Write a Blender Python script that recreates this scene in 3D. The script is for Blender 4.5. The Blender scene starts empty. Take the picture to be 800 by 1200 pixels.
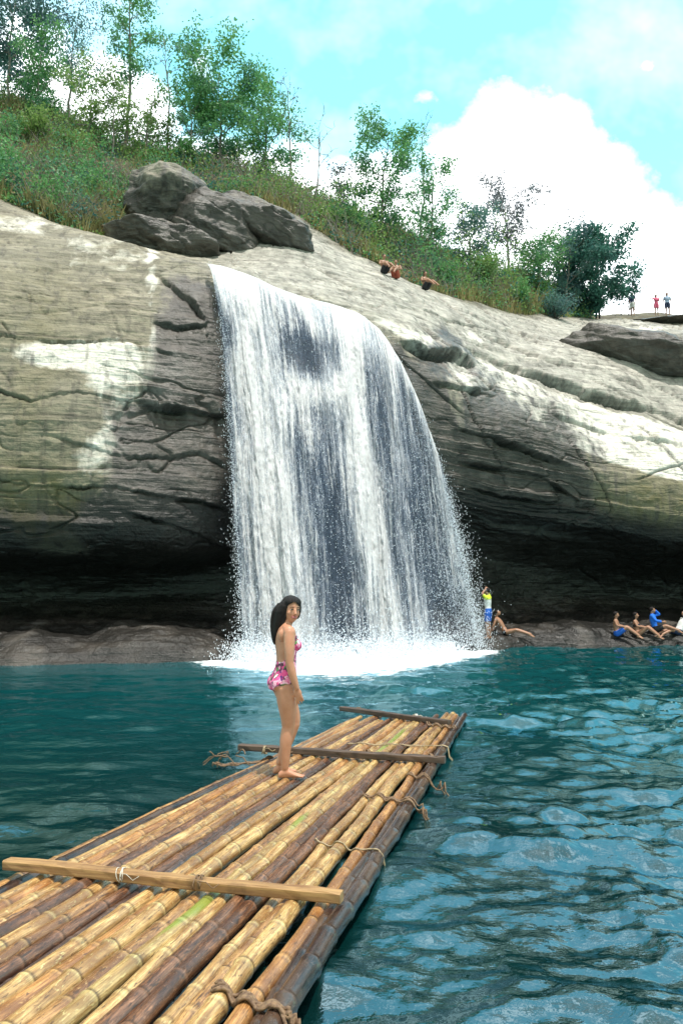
import bpy, bmesh, math, random
import numpy as np
from mathutils import Vector, Matrix
from mathutils.bvhtree import BVHTree

random.seed(7); RNG = np.random.default_rng(7)
SC = bpy.context.scene
COL = SC.collection
R = math.radians

# ------------------------------------------------------------------ camera
CAMZ = 1.75; FOC = 900.0; PITCH = math.atan(100/900)
def at(px, py, Y):
    dx = (px-400)/FOC; dy = (600-py)/FOC
    d = np.array([dx, math.cos(PITCH)-dy*math.sin(PITCH), math.sin(PITCH)+dy*math.cos(PITCH)])
    return np.array([0, 0, CAMZ]) + d*(Y/d[1])
def on_level(px, py, z):
    dx = (px-400)/FOC; dy = (600-py)/FOC
    d = np.array([dx, math.cos(PITCH)-dy*math.sin(PITCH), math.sin(PITCH)+dy*math.cos(PITCH)])
    return np.array([0, 0, CAMZ]) + d*((z-CAMZ)/d[2])
cam = bpy.data.cameras.new('camera'); co = bpy.data.objects.new('camera', cam); COL.objects.link(co)
co.location = (0, 0, CAMZ); co.rotation_euler = (math.pi/2+PITCH, 0, 0)
cam.sensor_fit = 'VERTICAL'; cam.sensor_height = 36; cam.lens = 27.0; cam.clip_end = 3000; cam.clip_start = .05
SC.camera = co

# ------------------------------------------------------------------ numpy noise
def _h(ix, iy, iz, s):
    n = (ix.astype(np.int64)*374761393 + iy.astype(np.int64)*668265263 + iz.astype(np.int64)*2147483647 + s*974634777) & 0xffffffff
    n = ((n ^ (n >> 13))*1274126177) & 0xffffffff
    n = ((n ^ (n >> 16))*2246822519) & 0xffffffff
    return ((n ^ (n >> 15)) & 0xffff)/65535.0
def vnoise(p, s=0):
    f = np.floor(p); t = p-f; t = t*t*t*(t*(t*6-15)+10); i = f.astype(np.int64)
    r = 0
    for a in (0, 1):
        wx = t[:, 0] if a else 1-t[:, 0]
        for b in (0, 1):
            wy = t[:, 1] if b else 1-t[:, 1]
            for c in (0, 1):
                wz = t[:, 2] if c else 1-t[:, 2]
                r = r + wx*wy*wz*_h(i[:, 0]+a, i[:, 1]+b, i[:, 2]+c, s)
    return r*2-1
def fbm(p, sc=(1, 1, 1), o=4, s=0, g=.5):
    q = p*np.array(sc); a = 1; r = 0; n = 0
    for k in range(o):
        r = r+a*vnoise(q+k*17.3, s+k); n += a; a *= g; q = q*2.03
    return r/n
def sst(a, b, x):
    t = np.clip((x-a)/(b-a), 0, 1); return t*t*(3-2*t)

# ------------------------------------------------------------------ mesh helpers
def mesh_np(name, V, F, smooth=True):
    V = np.asarray(V, dtype=np.float32); me = bpy.data.meshes.new(name)
    F = np.asarray(F, dtype=np.int32); k = F.shape[1]
    me.vertices.add(len(V)); me.vertices.foreach_set('co', V.ravel())
    me.loops.add(F.size); me.loops.foreach_set('vertex_index', F.ravel())
    me.polygons.add(len(F)); me.polygons.foreach_set('loop_start', np.arange(0, F.size, k, dtype=np.int32))
    me.update(calc_edges=True); me.validate()
    if smooth: me.polygons.foreach_set('use_smooth', np.ones(len(me.polygons), dtype=bool))
    return me
def attr(me, name, arr, typ='FLOAT'):
    a = me.attributes.new(name, typ, 'POINT')
    if typ == 'FLOAT': a.data.foreach_set('value', np.asarray(arr, dtype=np.float32).ravel())
    else: a.data.foreach_set('vector', np.asarray(arr, dtype=np.float32).ravel())
def link(name, me, mat=None, parent=None, loc=None):
    o = bpy.data.objects.new(name, me); COL.objects.link(o)
    if mat is not None:
        for m in (mat if isinstance(mat, (list, tuple)) else [mat]): me.materials.append(m)
    if parent: o.parent = parent
    if loc is not None: o.location = loc
    return o
def tag(o, label=None, cat=None, group=None, kind=None):
    if label: o['label'] = label
    if cat: o['category'] = cat
    if group: o['group'] = group
    if kind: o['kind'] = kind
    return o
def empty(name, loc, rz=0):
    o = bpy.data.objects.new(name, None); COL.objects.link(o); o.location = loc; o.rotation_euler = (0, 0, rz)
    o.empty_display_size = .1
    return o
def gridF(nu, nv):
    i = np.arange(nu-1)[:, None]*nv+np.arange(nv-1)[None, :]
    return np.stack([i, i+nv, i+nv+1, i+1], -1).reshape(-1, 4)
class MB:
    """collects tubes, lofts, ellipsoids and boxes in one mesh"""
    def __init__(s): s.V = []; s.F = []; s.n = 0
    def add(s, V, F):
        s.V.append(np.asarray(V, float)); s.F += [[i+s.n for i in f] for f in F]; s.n += len(V)
    def rings(s, RG):
        RG = np.array(RG); m, k, _ = RG.shape; V = list(RG.reshape(-1, 3)); F = []
        for i in range(m-1):
            for j in range(k):
                F.append([i*k+j, i*k+(j+1) % k, (i+1)*k+(j+1) % k, (i+1)*k+j])
        F.append(list(range(k))[::-1]); F.append([(m-1)*k+j for j in range(k)])
        s.add(V, F)
    def tube(s, P, rad, k=8):
        P = np.array(P, float); n = len(P); rad = np.broadcast_to(np.array(rad, float), (n,))
        T = np.gradient(P, axis=0); T /= np.linalg.norm(T, axis=1)[:, None]+1e-12
        ref = np.array([0, 0, 1.]) if abs(T[0][2]) < .9 else np.array([1., 0, 0])
        a = np.cross(T[0], ref); a /= np.linalg.norm(a); RG = []
        th = np.arange(k)*2*math.pi/k
        for i in range(n):
            a = a-T[i]*a.dot(T[i]); a /= np.linalg.norm(a); b = np.cross(T[i], a)
            RG.append(P[i]+rad[i]*(np.cos(th)[:, None]*a+np.sin(th)[:, None]*b))
        s.rings(RG)
    def loft(s, C, A, B, k=20, pw=1.0):
        """rings at centre C with half axes A and B (vectors)"""
        th = np.arange(k)*2*math.pi/k; RG = []
        for c, a, b in zip(C, A, B):
            ct = np.sign(np.cos(th))*np.abs(np.cos(th))**pw; st = np.sign(np.sin(th))*np.abs(np.sin(th))**pw
            RG.append(np.array(c)+ct[:, None]*np.array(a)+st[:, None]*np.array(b))
        s.rings(RG)
    def capsule(s, a, b, ra, rb, k=12):
        a = np.array(a, float); b = np.array(b, float); d = b-a; L = np.linalg.norm(d)+1e-9; d = d/L
        P = []; rr = []
        for t in (-.97, -.8, -.5, 0): P.append(a+d*ra*t); rr.append(ra*math.sqrt(1-t*t))
        for t in (.25, .5, .75): P.append(a+d*L*t); rr.append(ra+(rb-ra)*t)
        for t in (0, .5, .8, .97): P.append(b+d*rb*t); rr.append(rb*math.sqrt(1-t*t))
        s.tube(P, rr, k)
    def ell(s, c, a, b, d, k=16):
        """ellipsoid: half-axis vectors a, b, d"""
        c = np.array(c, float); a, b, d = (np.array(q, float) for q in (a, b, d)); RG = []
        th = np.arange(k)*2*math.pi/k
        for ph in np.linspace(-.48*math.pi, .48*math.pi, max(6, k//2+2)):
            RG.append(c+math.sin(ph)*d+math.cos(ph)*(np.cos(th)[:, None]*a+np.sin(th)[:, None]*b))
        s.rings(RG)
    def box(s, M, sx, sy, sz):
        """M 4x4 as numpy, full sizes"""
        v = np.array([[x*sx/2, y*sy/2, z*sz/2, 1] for x in (-1, 1) for y in (-1, 1) for z in (-1, 1)])
        V = (v@M.T)[:, :3]
        s.add(V, [[0, 1, 3, 2], [4, 6, 7, 5], [0, 4, 5, 1], [2, 3, 7, 6], [0, 2, 6, 4], [1, 5, 7, 3]])
    def mesh(s, name, smooth=True):
        me = bpy.data.meshes.new(name); me.from_pydata([tuple(v) for v in np.concatenate(s.V)], [], s.F); me.update()
        bm = bmesh.new(); bm.from_mesh(me); bmesh.ops.recalc_face_normals(bm, faces=bm.faces); bm.to_mesh(me); bm.free()
        if smooth: me.polygons.foreach_set('use_smooth', [True]*len(me.polygons))
        return me
    def build(s, name, mat, parent=None, smooth=True): return link(name, s.mesh(name, smooth), mat, parent)

# ------------------------------------------------------------------ material helpers
class NT:
    def __init__(s, name, rough=.8):
        s.m = bpy.data.materials.new(name); s.m.use_nodes = True; s.t = s.m.node_tree; s.t.nodes.clear()
        s.out = s.n('ShaderNodeOutputMaterial')
        s.p = s.n('ShaderNodeBsdfPrincipled'); s.p.inputs['Roughness'].default_value = rough
        s.l(s.p.outputs[0], s.out.inputs[0])
    def n(s, typ, **kw):
        o = s.t.nodes.new(typ)
        for k, v in kw.items(): setattr(o, k, v)
        return o
    def l(s, a, b): s.t.links.new(a, b)
    def put(s, sock, v):
        if hasattr(v, 'default_value') and hasattr(v, 'is_output'): s.l(v, sock)
        elif isinstance(v, (tuple, list)) and len(v) == 3 and sock.type == 'RGBA': sock.default_value = (*v, 1)
        else: sock.default_value = v
    def coord(s, kind='Object', scale=(1, 1, 1)):
        if kind == 'Geo': c = s.n('ShaderNodeNewGeometry').outputs['Position']
        elif kind.startswith('@'): c = s.n('ShaderNodeAttribute', attribute_name=kind[1:]).outputs['Vector']
        else: c = s.n('ShaderNodeTexCoord').outputs[kind]
        mp = s.n('ShaderNodeMapping'); mp.inputs['Scale'].default_value = scale; s.l(c, mp.inputs[0]); return mp.outputs[0]
    def noise(s, v, scale=5, detail=5, rough=.55, dist=0, col=False):
        q = s.n('ShaderNodeTexNoise'); s.l(v, q.inputs['Vector']); q.inputs['Scale'].default_value = scale
        q.inputs['Detail'].default_value = detail; q.inputs['Roughness'].default_value = rough; q.inputs['Distortion'].default_value = dist
        return q.outputs[1 if col else 0]
    def vor(s, v, scale=5, feature='F1', out=0, rnd=1):
        q = s.n('ShaderNodeTexVoronoi', feature=feature); s.l(v, q.inputs['Vector']); q.inputs['Scale'].default_value = scale
        q.inputs['Randomness'].default_value = rnd
        return q.outputs[out]
    def at(s, name, out='Fac'): return s.n('ShaderNodeAttribute', attribute_name=name).outputs[out]
    def ramp(s, f, stops, interp='LINEAR'):
        q = s.n('ShaderNodeValToRGB'); q.color_ramp.interpolation = interp; e = q.color_ramp.elements
        while len(e) < len(stops): e.new(.5)
        for x, (p, c) in zip(e, stops):
            x.position = p; x.color = (c, c, c, 1) if isinstance(c, (int, float)) else (*c, 1)
        s.put(q.inputs[0], f); return q.outputs[0]
    def mix(s, f, a, b, mode='MIX'):
        q = s.n('ShaderNodeMix', data_type='RGBA', blend_type=mode); s.put(q.inputs[0], f); s.put(q.inputs[6], a); s.put(q.inputs[7], b)
        return q.outputs[2]
    def math(s, op, a, b=0.0, c=None, clamp=False):
        q = s.n('ShaderNodeMath', operation=op, use_clamp=clamp); s.put(q.inputs[0], a); s.put(q.inputs[1], b)
        if c is not None: s.put(q.inputs[2], c)
        return q.outputs[0]
    def mr(s, v, a, b, c=0.0, d=1.0):
        q = s.n('ShaderNodeMapRange'); s.put(q.inputs[0], v)
        for i, x in enumerate((a, b, c, d)): q.inputs[i+1].default_value = x
        return q.outputs[0]
    def bump(s, h, strength=.5, dist=.05, normal=None):
        q = s.n('ShaderNodeBump'); s.put(q.inputs['Height'], h); q.inputs['Strength'].default_value = strength; q.inputs['Distance'].default_value = dist
        if normal is not None: s.l(normal, q.inputs['Normal'])
        return q.outputs[0]
    def set(s, **kw):
        for k, v in kw.items(): s.put(s.p.inputs[k.replace('_', ' ')], v)
        return s
def simple(name, c1, c2, scale=20, rough=.7, bump=.2, kind='Object', **kw):
    t = NT(name, rough); v = t.coord(kind); f = t.noise(v, scale, 4)
    t.set(Base_Color=t.mix(t.ramp(f, [(.35, 0.), (.65, 1.)]), c1, c2), Normal=t.bump(f, bump, .02), **kw); return t.m

# ------------------------------------------------------------------ sky and sun
SUN_EL, SUN_AZ = 76, 145          # degrees; azimuth clockwise from straight ahead (+Y)
W = bpy.data.worlds.new('World'); SC.world = W; W.use_nodes = True
wt = W.node_tree; wt.nodes.clear()
class WNT(NT):
    def __init__(s, tree): s.t = tree
w = WNT(wt); wout = w.n('ShaderNodeOutputWorld'); bg = w.n('ShaderNodeBackground'); w.l(bg.outputs[0], wout.inputs[0])
sky = w.n('ShaderNodeTexSky', sky_type='NISHITA'); sky.sun_disc = False; sky.sun_elevation = R(SUN_EL); sky.sun_rotation = R(SUN_AZ)
sky.air_density = 1.2; sky.dust_density = .6; sky.ozone_density = 1.5
tinted = w.mix(1.0, sky.outputs[0], (1.45, 2.45, 1.80), 'MULTIPLY')
tcol = tinted
tc = w.n('ShaderNodeTexCoord').outputs['Generated']
sp = w.n('ShaderNodeSeparateXYZ'); w.l(tc, sp.inputs[0])
ysafe = w.math('MAXIMUM', sp.outputs[1], .08)
cx = w.math('DIVIDE', sp.outputs[0], ysafe); cz = w.math('DIVIDE', sp.outputs[2], ysafe)
cv = w.n('ShaderNodeCombineXYZ'); w.l(cx, cv.inputs[0]); w.l(cz, cv.inputs[1])
n1 = w.noise(cv.outputs[0], 5.5, 7, .58); n2 = w.noise(tc, 2.2, 6, .6)
def blob(x, z, rx, rz):
    a = w.math('POWER', w.math('DIVIDE', w.math('SUBTRACT', cx, x), rx), 2.0)
    b = w.math('POWER', w.math('DIVIDE', w.math('SUBTRACT', cz, z), rz), 2.0)
    return w.math('SUBTRACT', 1.0, w.math('SQRT', w.math('ADD', a, b)))
def blobpx(px, py, rx, ry):
    d = at(px, py, 1.0)-np.array([0, 0, CAMZ]); return w.math('MULTIPLY', blob(d[0], d[2], rx*1.15/FOC, ry*1.15/FOC), .10+.9*min(1, rx/95)**1.6)
bl = None
for b in [(600, 230, 120, 115), (590, 140, 50, 42), (640, 170, 60, 55), (725, 205, 45, 62), (700, 330, 210, 115), (450, 290, 150, 110),
          (90, 160, 110, 100), (20, 90, 60, 110), (250, 230, 160, 70), (500, 113, 22, 12), (235, 70, 18, 22), (760, 78, 14, 10)]:
    q = blobpx(*b); bl = q if bl is None else w.math('MAXIMUM', bl, q)
n3 = w.noise(cv.outputs[0], 17, 6, .6)
f1 = w.math('ADD', w.math('MINIMUM', bl, .3), w.math('MULTIPLY', w.math('SUBTRACT', n1, .5), 1.2))
f1 = w.math('ADD', f1, w.math('MULTIPLY', w.math('SUBTRACT', n3, .5), .32))
front = w.mr(f1, -.06, .26)
front = w.math('MULTIPLY', front, w.mr(sp.outputs[1], .05, .2))
fill_cloud = w.mr(n2, .34, .5)                         # unseen broken bright cloud added overhead and behind as neutral fill
fill_cloud = w.math('MULTIPLY', fill_cloud, w.mr(sp.outputs[2], .05, .2))
fill_cloud = w.math('MULTIPLY', fill_cloud, w.math('MAXIMUM', w.mr(sp.outputs[2], .84, .95), w.mr(sp.outputs[1], .25, .0)))
cl = w.math('MAXIMUM', front, w.math('MULTIPLY', w.mr(w.noise(tc, 5.5, 5, .6), .50, .58), w.mr(sp.outputs[2], .66, .72)))  # adds unseen cloud patches overhead so the pool reflects white glints
wisps = w.math('MULTIPLY', w.mr(w.noise(cv.outputs[0], 3.0, 5, .6), .45, .75), .35)
wisps = w.math('MULTIPLY', wisps, w.mr(sp.outputs[1], .05, .2))
cl = w.math('MAXIMUM', cl, wisps)
bright = w.mr(sp.outputs[1], 0.0, .45, 1.0, 1.55); bc3 = w.n('ShaderNodeCombineColor'); [w.l(bright, q_) for q_ in bc3.inputs]; tinted = w.mix(1.0, tinted, bc3.outputs[0], 'MULTIPLY')
skyc = w.mix(fill_cloud, tinted, (6.2, 5.9, 5.6))
skyc = w.mix(cl, skyc, (19, 19.5, 20))
w.put(bg.inputs[0], skyc); bg.inputs[1].default_value = .145
L = bpy.data.lights.new('sun', 'SUN'); L.energy = 5.0; L.angle = R(.53); L.color = (1, .955, .88)
lo = bpy.data.objects.new('sun', L); COL.objects.link(lo)
sd = Vector((math.sin(R(SUN_AZ))*math.cos(R(SUN_EL)), math.cos(R(SUN_AZ))*math.cos(R(SUN_EL)), math.sin(R(SUN_EL))))
lo.rotation_euler = sd.to_track_quat('Z', 'Y').to_euler(); lo.location = (0, 0, 40)

# ------------------------------------------------------------------ the cliff
NET = {  # column: waterline depth, then (height in the picture, depth) of each geological break, foot to ridge
 -900: (19, [(740,21),(725,23),(700,24.5),(670,24),(645,21.5),(625,20.3),(570,19.8),(500,20),(430,20.5),(330,21.5),(190,26),(170,29),(150,33),(110,36),(-30,50)]),
 -400: (19.6, [(740,22),(725,24),(700,25.5),(670,25),(645,22.5),(625,21.3),(570,20.8),(500,21),(430,21.5),(330,22.5),(205,26),(190,29),(170,33),(140,36),(20,48)]),
 -120: (20, [(740,22.2),(725,24.4),(700,25.8),(670,25.1),(647,22.6),(628,21.4),(570,21.),(500,21.2),(430,21.7),(330,22.8),(222,26.2),(210,29),(200,32),(175,35),(80,47)]),
 0:   (20.2, [(738,22.5),(724,24.8),(700,26),(668,25.2),(648,22.6),(630,21.6),(575,21.3),(500,21.4),(430,21.9),(330,23),(242,26.5),(236,29),(225,32),(200,34),(115,46)]),
 100: (20.6, [(742,22.6),(728,24.8),(700,26),(668,25.2),(646,22.8),(628,21.9),(575,21.6),(500,21.8),(430,22.3),(350,23.3),(277,26),(270,28),(255,31),(215,34),(162,44)]),
 180: (21, [(745,22.6),(735,24.5),(700,26.2),(665,25.6),(640,23.3),(620,22.4),(570,22.2),(500,22.6),(440,22.8),(360,23.6),(300,25.3),(292,27),(265,31),(225,34),(188,43)]),
 245: (21.5, [(752,22.8),(740,24.8),(700,26.2),(660,25.8),(635,23.8),(610,23.2),(560,23),(505,23.4),(450,23.3),(370,23.8),(314,25),(303,27),(265,31),(232,34),(203,43)]),
 320: (22.6, [(755,24),(745,25),(700,25.8),(650,25.8),(610,25.2),(570,25),(520,24.8),(470,24.7),(430,24.5),(395,25.),(338,25.6),(312,28),(270,31),(243,34),(222,42)]),
 400: (23.3, [(757,24.5),(745,25.3),(700,26),(650,26),(600,25.6),(560,25.3),(510,25),(470,24.8),(435,24.8),(405,25.5),(360,26.4),(335,29),(312,31),(292,34),(262,42)]),
 470: (24, [(755,25),(745,26),(700,27),(650,27),(600,26.8),(560,26.5),(520,26.1),(480,25.8),(450,25.8),(420,26.1),(385,27),(366,29),(345,31),(324,35),(290,42)]),
 540: (25, [(750,26.5),(740,28),(700,29),(650,29),(610,28),(590,27.3),(560,27.1),(530,27),(500,27),(475,27.2),(445,27.8),(412,29.7),(380,32),(348,37),(312,44)]),
 600: (27, [(745,28),(730,30.5),(700,31.5),(660,31),(630,29.5),(600,28.2),(570,27.9),(540,27.8),(510,27.9),(485,28.6),(455,29.7),(422,31.7),(394,35),(364,40),(330,46)]),
 700: (27.7, [(738,28.8),(722,32),(700,33.2),(670,32.5),(645,31),(622,29.2),(590,28.6),(560,28.5),(530,29),(500,30),(467,31.5),(430,33.5),(400,38),(377,47),(372,58)]),
 800: (27.7, [(738,28.8),(722,32),(702,33.2),(678,32.5),(655,31),(635,29.4),(605,28.8),(575,28.8),(545,29.3),(512,30.5),(490,32),(450,34.5),(412,39),(382,48),(376,60)]),
 950: (27.5, [(738,28.6),(722,32),(702,33.2),(680,32.5),(660,31),(645,29.4),(615,28.8),(585,28.8),(555,29.3),(520,30.5),(500,32),(460,34.5),(418,39),(386,48),(378,60)]),
 1400:(26, [(738,27.6),(722,31),(702,32),(680,31.5),(660,30),(645,28.4),(615,27.8),(585,27.8),(555,28.3),(520,29.5),(500,31),(460,33.5),(418,38),(386,47),(378,60)]),
}
cols = sorted(NET)
def colpts(px):
    w_, pts = NET[px]; tx = (px-400)/FOC
    out = [(tx*(w_-1.5), w_-1.5, -3.), (tx*w_, w_, -.02)]
    out += [tuple(at(px, py, Y)) for py, Y in pts]
    x, y, z = out[-1]
    out += [(x*1.3, y+16, z-1.5), (x*2.2, y+110, z-9)]
    return out
CP = np.array([colpts(c) for c in cols])            # ncols x nrows x 3
PYR = np.array([[900, 770]+[p[0] for p in NET[c][1]]+[NET[c][1][-1][0]]*2 for c in cols], float)
def crom(P, t):
    """Catmull-Rom along axis 0 at parameters t (index units)"""
    n = len(P); i = np.clip(np.floor(t).astype(int), 0, n-2); f = (t-i).reshape((-1,)+(1,)*(P.ndim-1))
    p0 = P[np.maximum(i-1, 0)]; p1 = P[i]; p2 = P[i+1]; p3 = P[np.minimum(i+2, n-1)]
    m1 = (p2-p0)*.5*.8; m2 = (p3-p1)*.5*.8
    return (2*f**3-3*f**2+1)*p1+(f**3-2*f**2+f)*m1+(-2*f**3+3*f**2)*p2+(f**3-f**2)*m2
def hermite_x(P, xs, x):
    """monotone-ish cubic Hermite in non-uniform px"""
    xs = np.array(xs, float); i = np.clip(np.searchsorted(xs, x)-1, 0, len(xs)-2)
    d = np.diff(P, axis=0)/np.diff(xs).reshape(-1, *(1,)*(P.ndim-1))
    m = np.empty_like(P); m[1:-1] = (d[1:]+d[:-1])*.5*.85; m[0] = d[0]; m[-1] = d[-1]
    h = (xs[i+1]-xs[i]); f = ((x-xs[i])/h).reshape((-1,)+(1,)*(P.ndim-1)); h = h.reshape(f.shape)
    return (2*f**3-3*f**2+1)*P[i]+(f**3-2*f**2+f)*m[i]*h+(-2*f**3+3*f**2)*P[i+1]+(f**3-f**2)*m[i+1]*h
us = np.concatenate([np.linspace(-900, -120, 60, endpoint=False), np.linspace(-120, -10, 40, endpoint=False), np.arange(-10, 812, 1.6), np.linspace(812, 930, 40, endpoint=False), np.linspace(930, 1400, 40)])
seg = [4, 30, 20, 18, 22, 28, 28, 50, 60, 60, 65, 60, 30, 34, 34, 30, 5, 8]
vt = np.concatenate([np.linspace(i, i+1, s, endpoint=False) for i, s in enumerate(seg)]+[[len(seg)]])
G = hermite_x(CP, cols, us); PG = hermite_x(PYR, cols, us)
G = crom(np.swapaxes(G, 0, 1), vt); PG = crom(PG.T, vt)            # nv x nu
G = np.swapaxes(G, 0, 1); PG = PG.T                                 # nu x nv
nu, nv = PG.shape
UU = np.repeat(us[:, None], nv, 1)
def gnormal(G):
    du = np.gradient(G, axis=0); dv = np.gradient(G, axis=1); n = np.cross(du, dv)
    return n/(np.linalg.norm(n, axis=2)[..., None]+1e-9)
N = gnormal(G)
P = G.reshape(-1, 3); U = UU.ravel(); PV = PG.ravel()
rowt = np.repeat(vt[None, :], nu, 0).ravel()
# strata, lumps, chips
sD = P[:, 2]+.10*P[:, 0]*sst(-2, 6, P[:, 0])+.06*P[:, 1]
sD = sD+.30*fbm(P, (.14, .14, .25), 2, 11)+.05*fbm(P, (.7, .7, 1.4), 3, 12)
def saw(s, T, seed):
    k = s/T; i = np.floor(k); f = k-i
    amp = _h(i.astype(np.int64), i.astype(np.int64)*0+3, i.astype(np.int64)*0, seed)
    return (f**1.6)*(1-sst(.90, 1.0, f))*(.25+.75*amp), f
b1, f1_ = saw(sD, 1.35, 1); b2, f2_ = saw(sD+.2*fbm(P, (.4, .4, .4), 2, 15), .42, 2); b3, _ = saw(sD, .15, 5)
mask1 = sst(-.25, .35, fbm(P, (.22, .22, .25), 3, 21)); mask2 = sst(-.15, .4, fbm(P, (.35, .35, .5), 3, 22)); mask3 = sst(.0, .4, fbm(P, (.6, .6, .9), 3, 24))
wetright = sst(500, 560, U)*(1-sst(640, 720, U))*sst(480, 510, PV)*(1-sst(610, 640, PV))
d = .17*(b1-.3)*(.05+.95*mask1)+.09*(b2-.3)*(mask2*.9+wetright*1.8)+.035*(b3-.3)*(mask3+wetright*1.6)
d += .45*fbm(P, (.13, .13, .16), 3, 31)+.10*fbm(P, (.5, .5, .7), 4, 32)+.05*fbm(P, (1.9, 1.9, 3.2), 5, 33, .6)
rd = 1-np.abs(fbm(P+.6*fbm(P, (.5, .5, .5), 2, 44)[:, None], (.35, .35, .8), 3, 41)); d -= .10*sst(.965, .998, rd)*mask2
rd2 = 1-np.abs(fbm(P, (.9, .9, 1.6), 3, 43)); d -= .03*sst(.96, .998, rd2)*mask3
# named ledges and cracks: (polyline in the face's own u,v chart), overhang amount, reach
crk = np.zeros_like(d)
def ledge(pts, A, up=26, dn=14, w=3.0, crackd=.15):
    global d, crk
    x = np.array([p[0] for p in pts], float); y = np.array([p[1] for p in pts], float)
    yl = np.interp(U, x, y)+3.2*fbm(np.stack([U, PV*.2, U*0], 1), (.022, .03, 1), 2, int(x[0])+int(y[0]))+2.4*fbm(np.stack([U, PV*.3, U*0], 1), (.16, .1, 1), 4, int(x[0]), .7)
    fade = sst(x[0]-6, x[0]+18, U)*(1-sst(x[-1]-18, x[-1]+6, U))
    k = yl-PV                           # >0 above the line
    up_ = np.where(k > 0, np.exp(-np.clip(k, 0, None)/up)*sst(-.5, 1.8, k), 0); dn_ = np.where(k <= 0, np.exp(np.clip(k, None, 0)/dn), 0)
    big_ = A >= .4; brk = .35+.65*sst(-.25, .25, fbm(np.stack([U, PV*0, U*0], 1), (.03, 1, 1), 3, int(y[0])))
    d = d+fade*brk*(A*.42*up_-A*(.55 if big_ else .16)*dn_)
    c = np.exp(-((k+1.0)/(w*(.62 if big_ else .42)))**2)*fade*brk*(.45+.55*sst(-.3, .2, fbm(np.stack([U, PV*0, U*0], 1), (.08, 1, 1), 3, int(y[0])+5)))
    d = d-crackd*c; crk = np.maximum(crk, c*min(1, crackd*6))
ledge([(-80, 455), (0, 460), (40, 476), (90, 464), (130, 470), (178, 476)], .16, 24, 10, 2.6)
ledge([(165, 474), (200, 480), (262, 488)], .75, 16, 26, 4, .3)
ledge([(60, 515), (110, 527), (150, 540), (190, 538), (230, 536), (270, 552)], .22, 22, 10, 2.6)
ledge([(-80, 558), (0, 563), (60, 570), (130, 574), (180, 580), (230, 588), (275, 602)], .24, 22, 12, 2.6, .2)
ledge([(150, 600), (200, 612), (240, 628), (270, 640)], .3, 18, 12)
ledge([(-80, 400), (0, 396), (80, 404), (150, 398), (210, 420)], .14, 20, 10, 2.4, .1)
ledge([(182, 318), (205, 336), (228, 352), (240, 372), (244, 398)], .45, 14, 14, 3, .15)
ledge([(180, 380), (210, 384), (245, 378)], .3, 14, 12, 3)
ledge([(470, 402), (500, 416), (530, 420), (556, 432)], .55, 14, 14, 3, .2)
ledge([(500, 448), (530, 456), (566, 462)], .6, 12, 16, 3, .2)
ledge([(525, 408), (600, 432), (640, 448), (680, 460), (740, 474), (800, 490), (900, 505)], .42, 22, 14, 3, .25)
ledge([(560, 395), (640, 430), (700, 440), (760, 462)], .2, 14, 9, 2.5, .12)
ledge([(530, 500), (580, 512), (630, 532), (665, 545)], .5, 16, 16, 3, .15)
ledge([(540, 540), (580, 548), (640, 560), (680, 590)], .4, 14, 14, 3, .15)
ledge([(555, 575), (600, 585), (660, 592)], .45, 14, 14, 3, .15)
ledge([(640, 480), (700, 500), (760, 515), (850, 535)], .22, 18, 10, 2.5, .1)
ledge([(590, 600), (640, 615), (700, 622), (800, 640), (900, 650)], .3, 30, 14, 3, .1)
ledge([(690, 385), (740, 392), (790, 402), (850, 410)], .6, 10, 10, 2, .2)
ledge([(480, 345), (540, 372), (600, 395), (640, 405)], .2, 12, 9, 2, .1)
ledge([(250, 262), (300, 278), (350, 296), (400, 318)], .3, 12, 9, 2, .15)
ledge([(300, 248), (340, 262), (365, 274)], .5, 8, 12, 2, .2)
hl_ = np.interp(U, [100, 200], [12.35, 14.6]); hillmask = sst(0, .5, rowt-hl_)
m4 = sst(-.1, .3, fbm(P, (.3, .3, .5), 3, 51)); m5 = sst(.0, .3, fbm(P, (.5, .5, .9), 3, 52))
bed = np.exp(-((f1_-.97)/.022)**2)*m4*1.0+np.exp(-((f2_-.96)/.06)**2)*m5*.8
for (ax_, az_, T_j, sd_) in ((.55, .83, 2.3, 61), (-.35, .94, 3.1, 62), (.9, .42, 3.7, 63)):
    kj = (P[:, 0]*ax_+P[:, 2]*az_+.25*P[:, 1]+.35*fbm(P, (.35, .35, .35), 3, sd_))/T_j; fj = np.abs(kj-np.round(kj))*T_j
    mj = sst(.12, .3, fbm(P, (.22, .22, .3), 2, sd_+5)); cj = np.exp(-(fj/.035)**2)*mj; lf_ = .35+.65*sst(280, 420, U); bed = np.maximum(bed, cj*.8*lf_); d = d-.05*cj*lf_+.05*lf_*mj*(kj-np.round(kj) > 0)
bed = bed*(1-hillmask); d = d-.05*np.clip(bed, 0, 1)                      # soil from the toe of the planted slope upward
damp = 1-.6*hillmask; under = sst(-.6, .1, P[:, 2])
edge_keep = np.where(rowt > 16.5, .3, 1)
lw_ = sst(.9, 1.6, rowt)*(1-sst(2.9, 3.4, rowt)); d = d+lw_*(.30*(1-np.abs(fbm(P, (.55, .55, 1.2), 4, 63)))-.24+.10*fbm(P, (1.4, 1.4, 3), 4, 64))
d = d*damp*(.35+.65*under)*edge_keep+hillmask*(.5*fbm(P, (.25, .25, .25), 3, 60))
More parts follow.
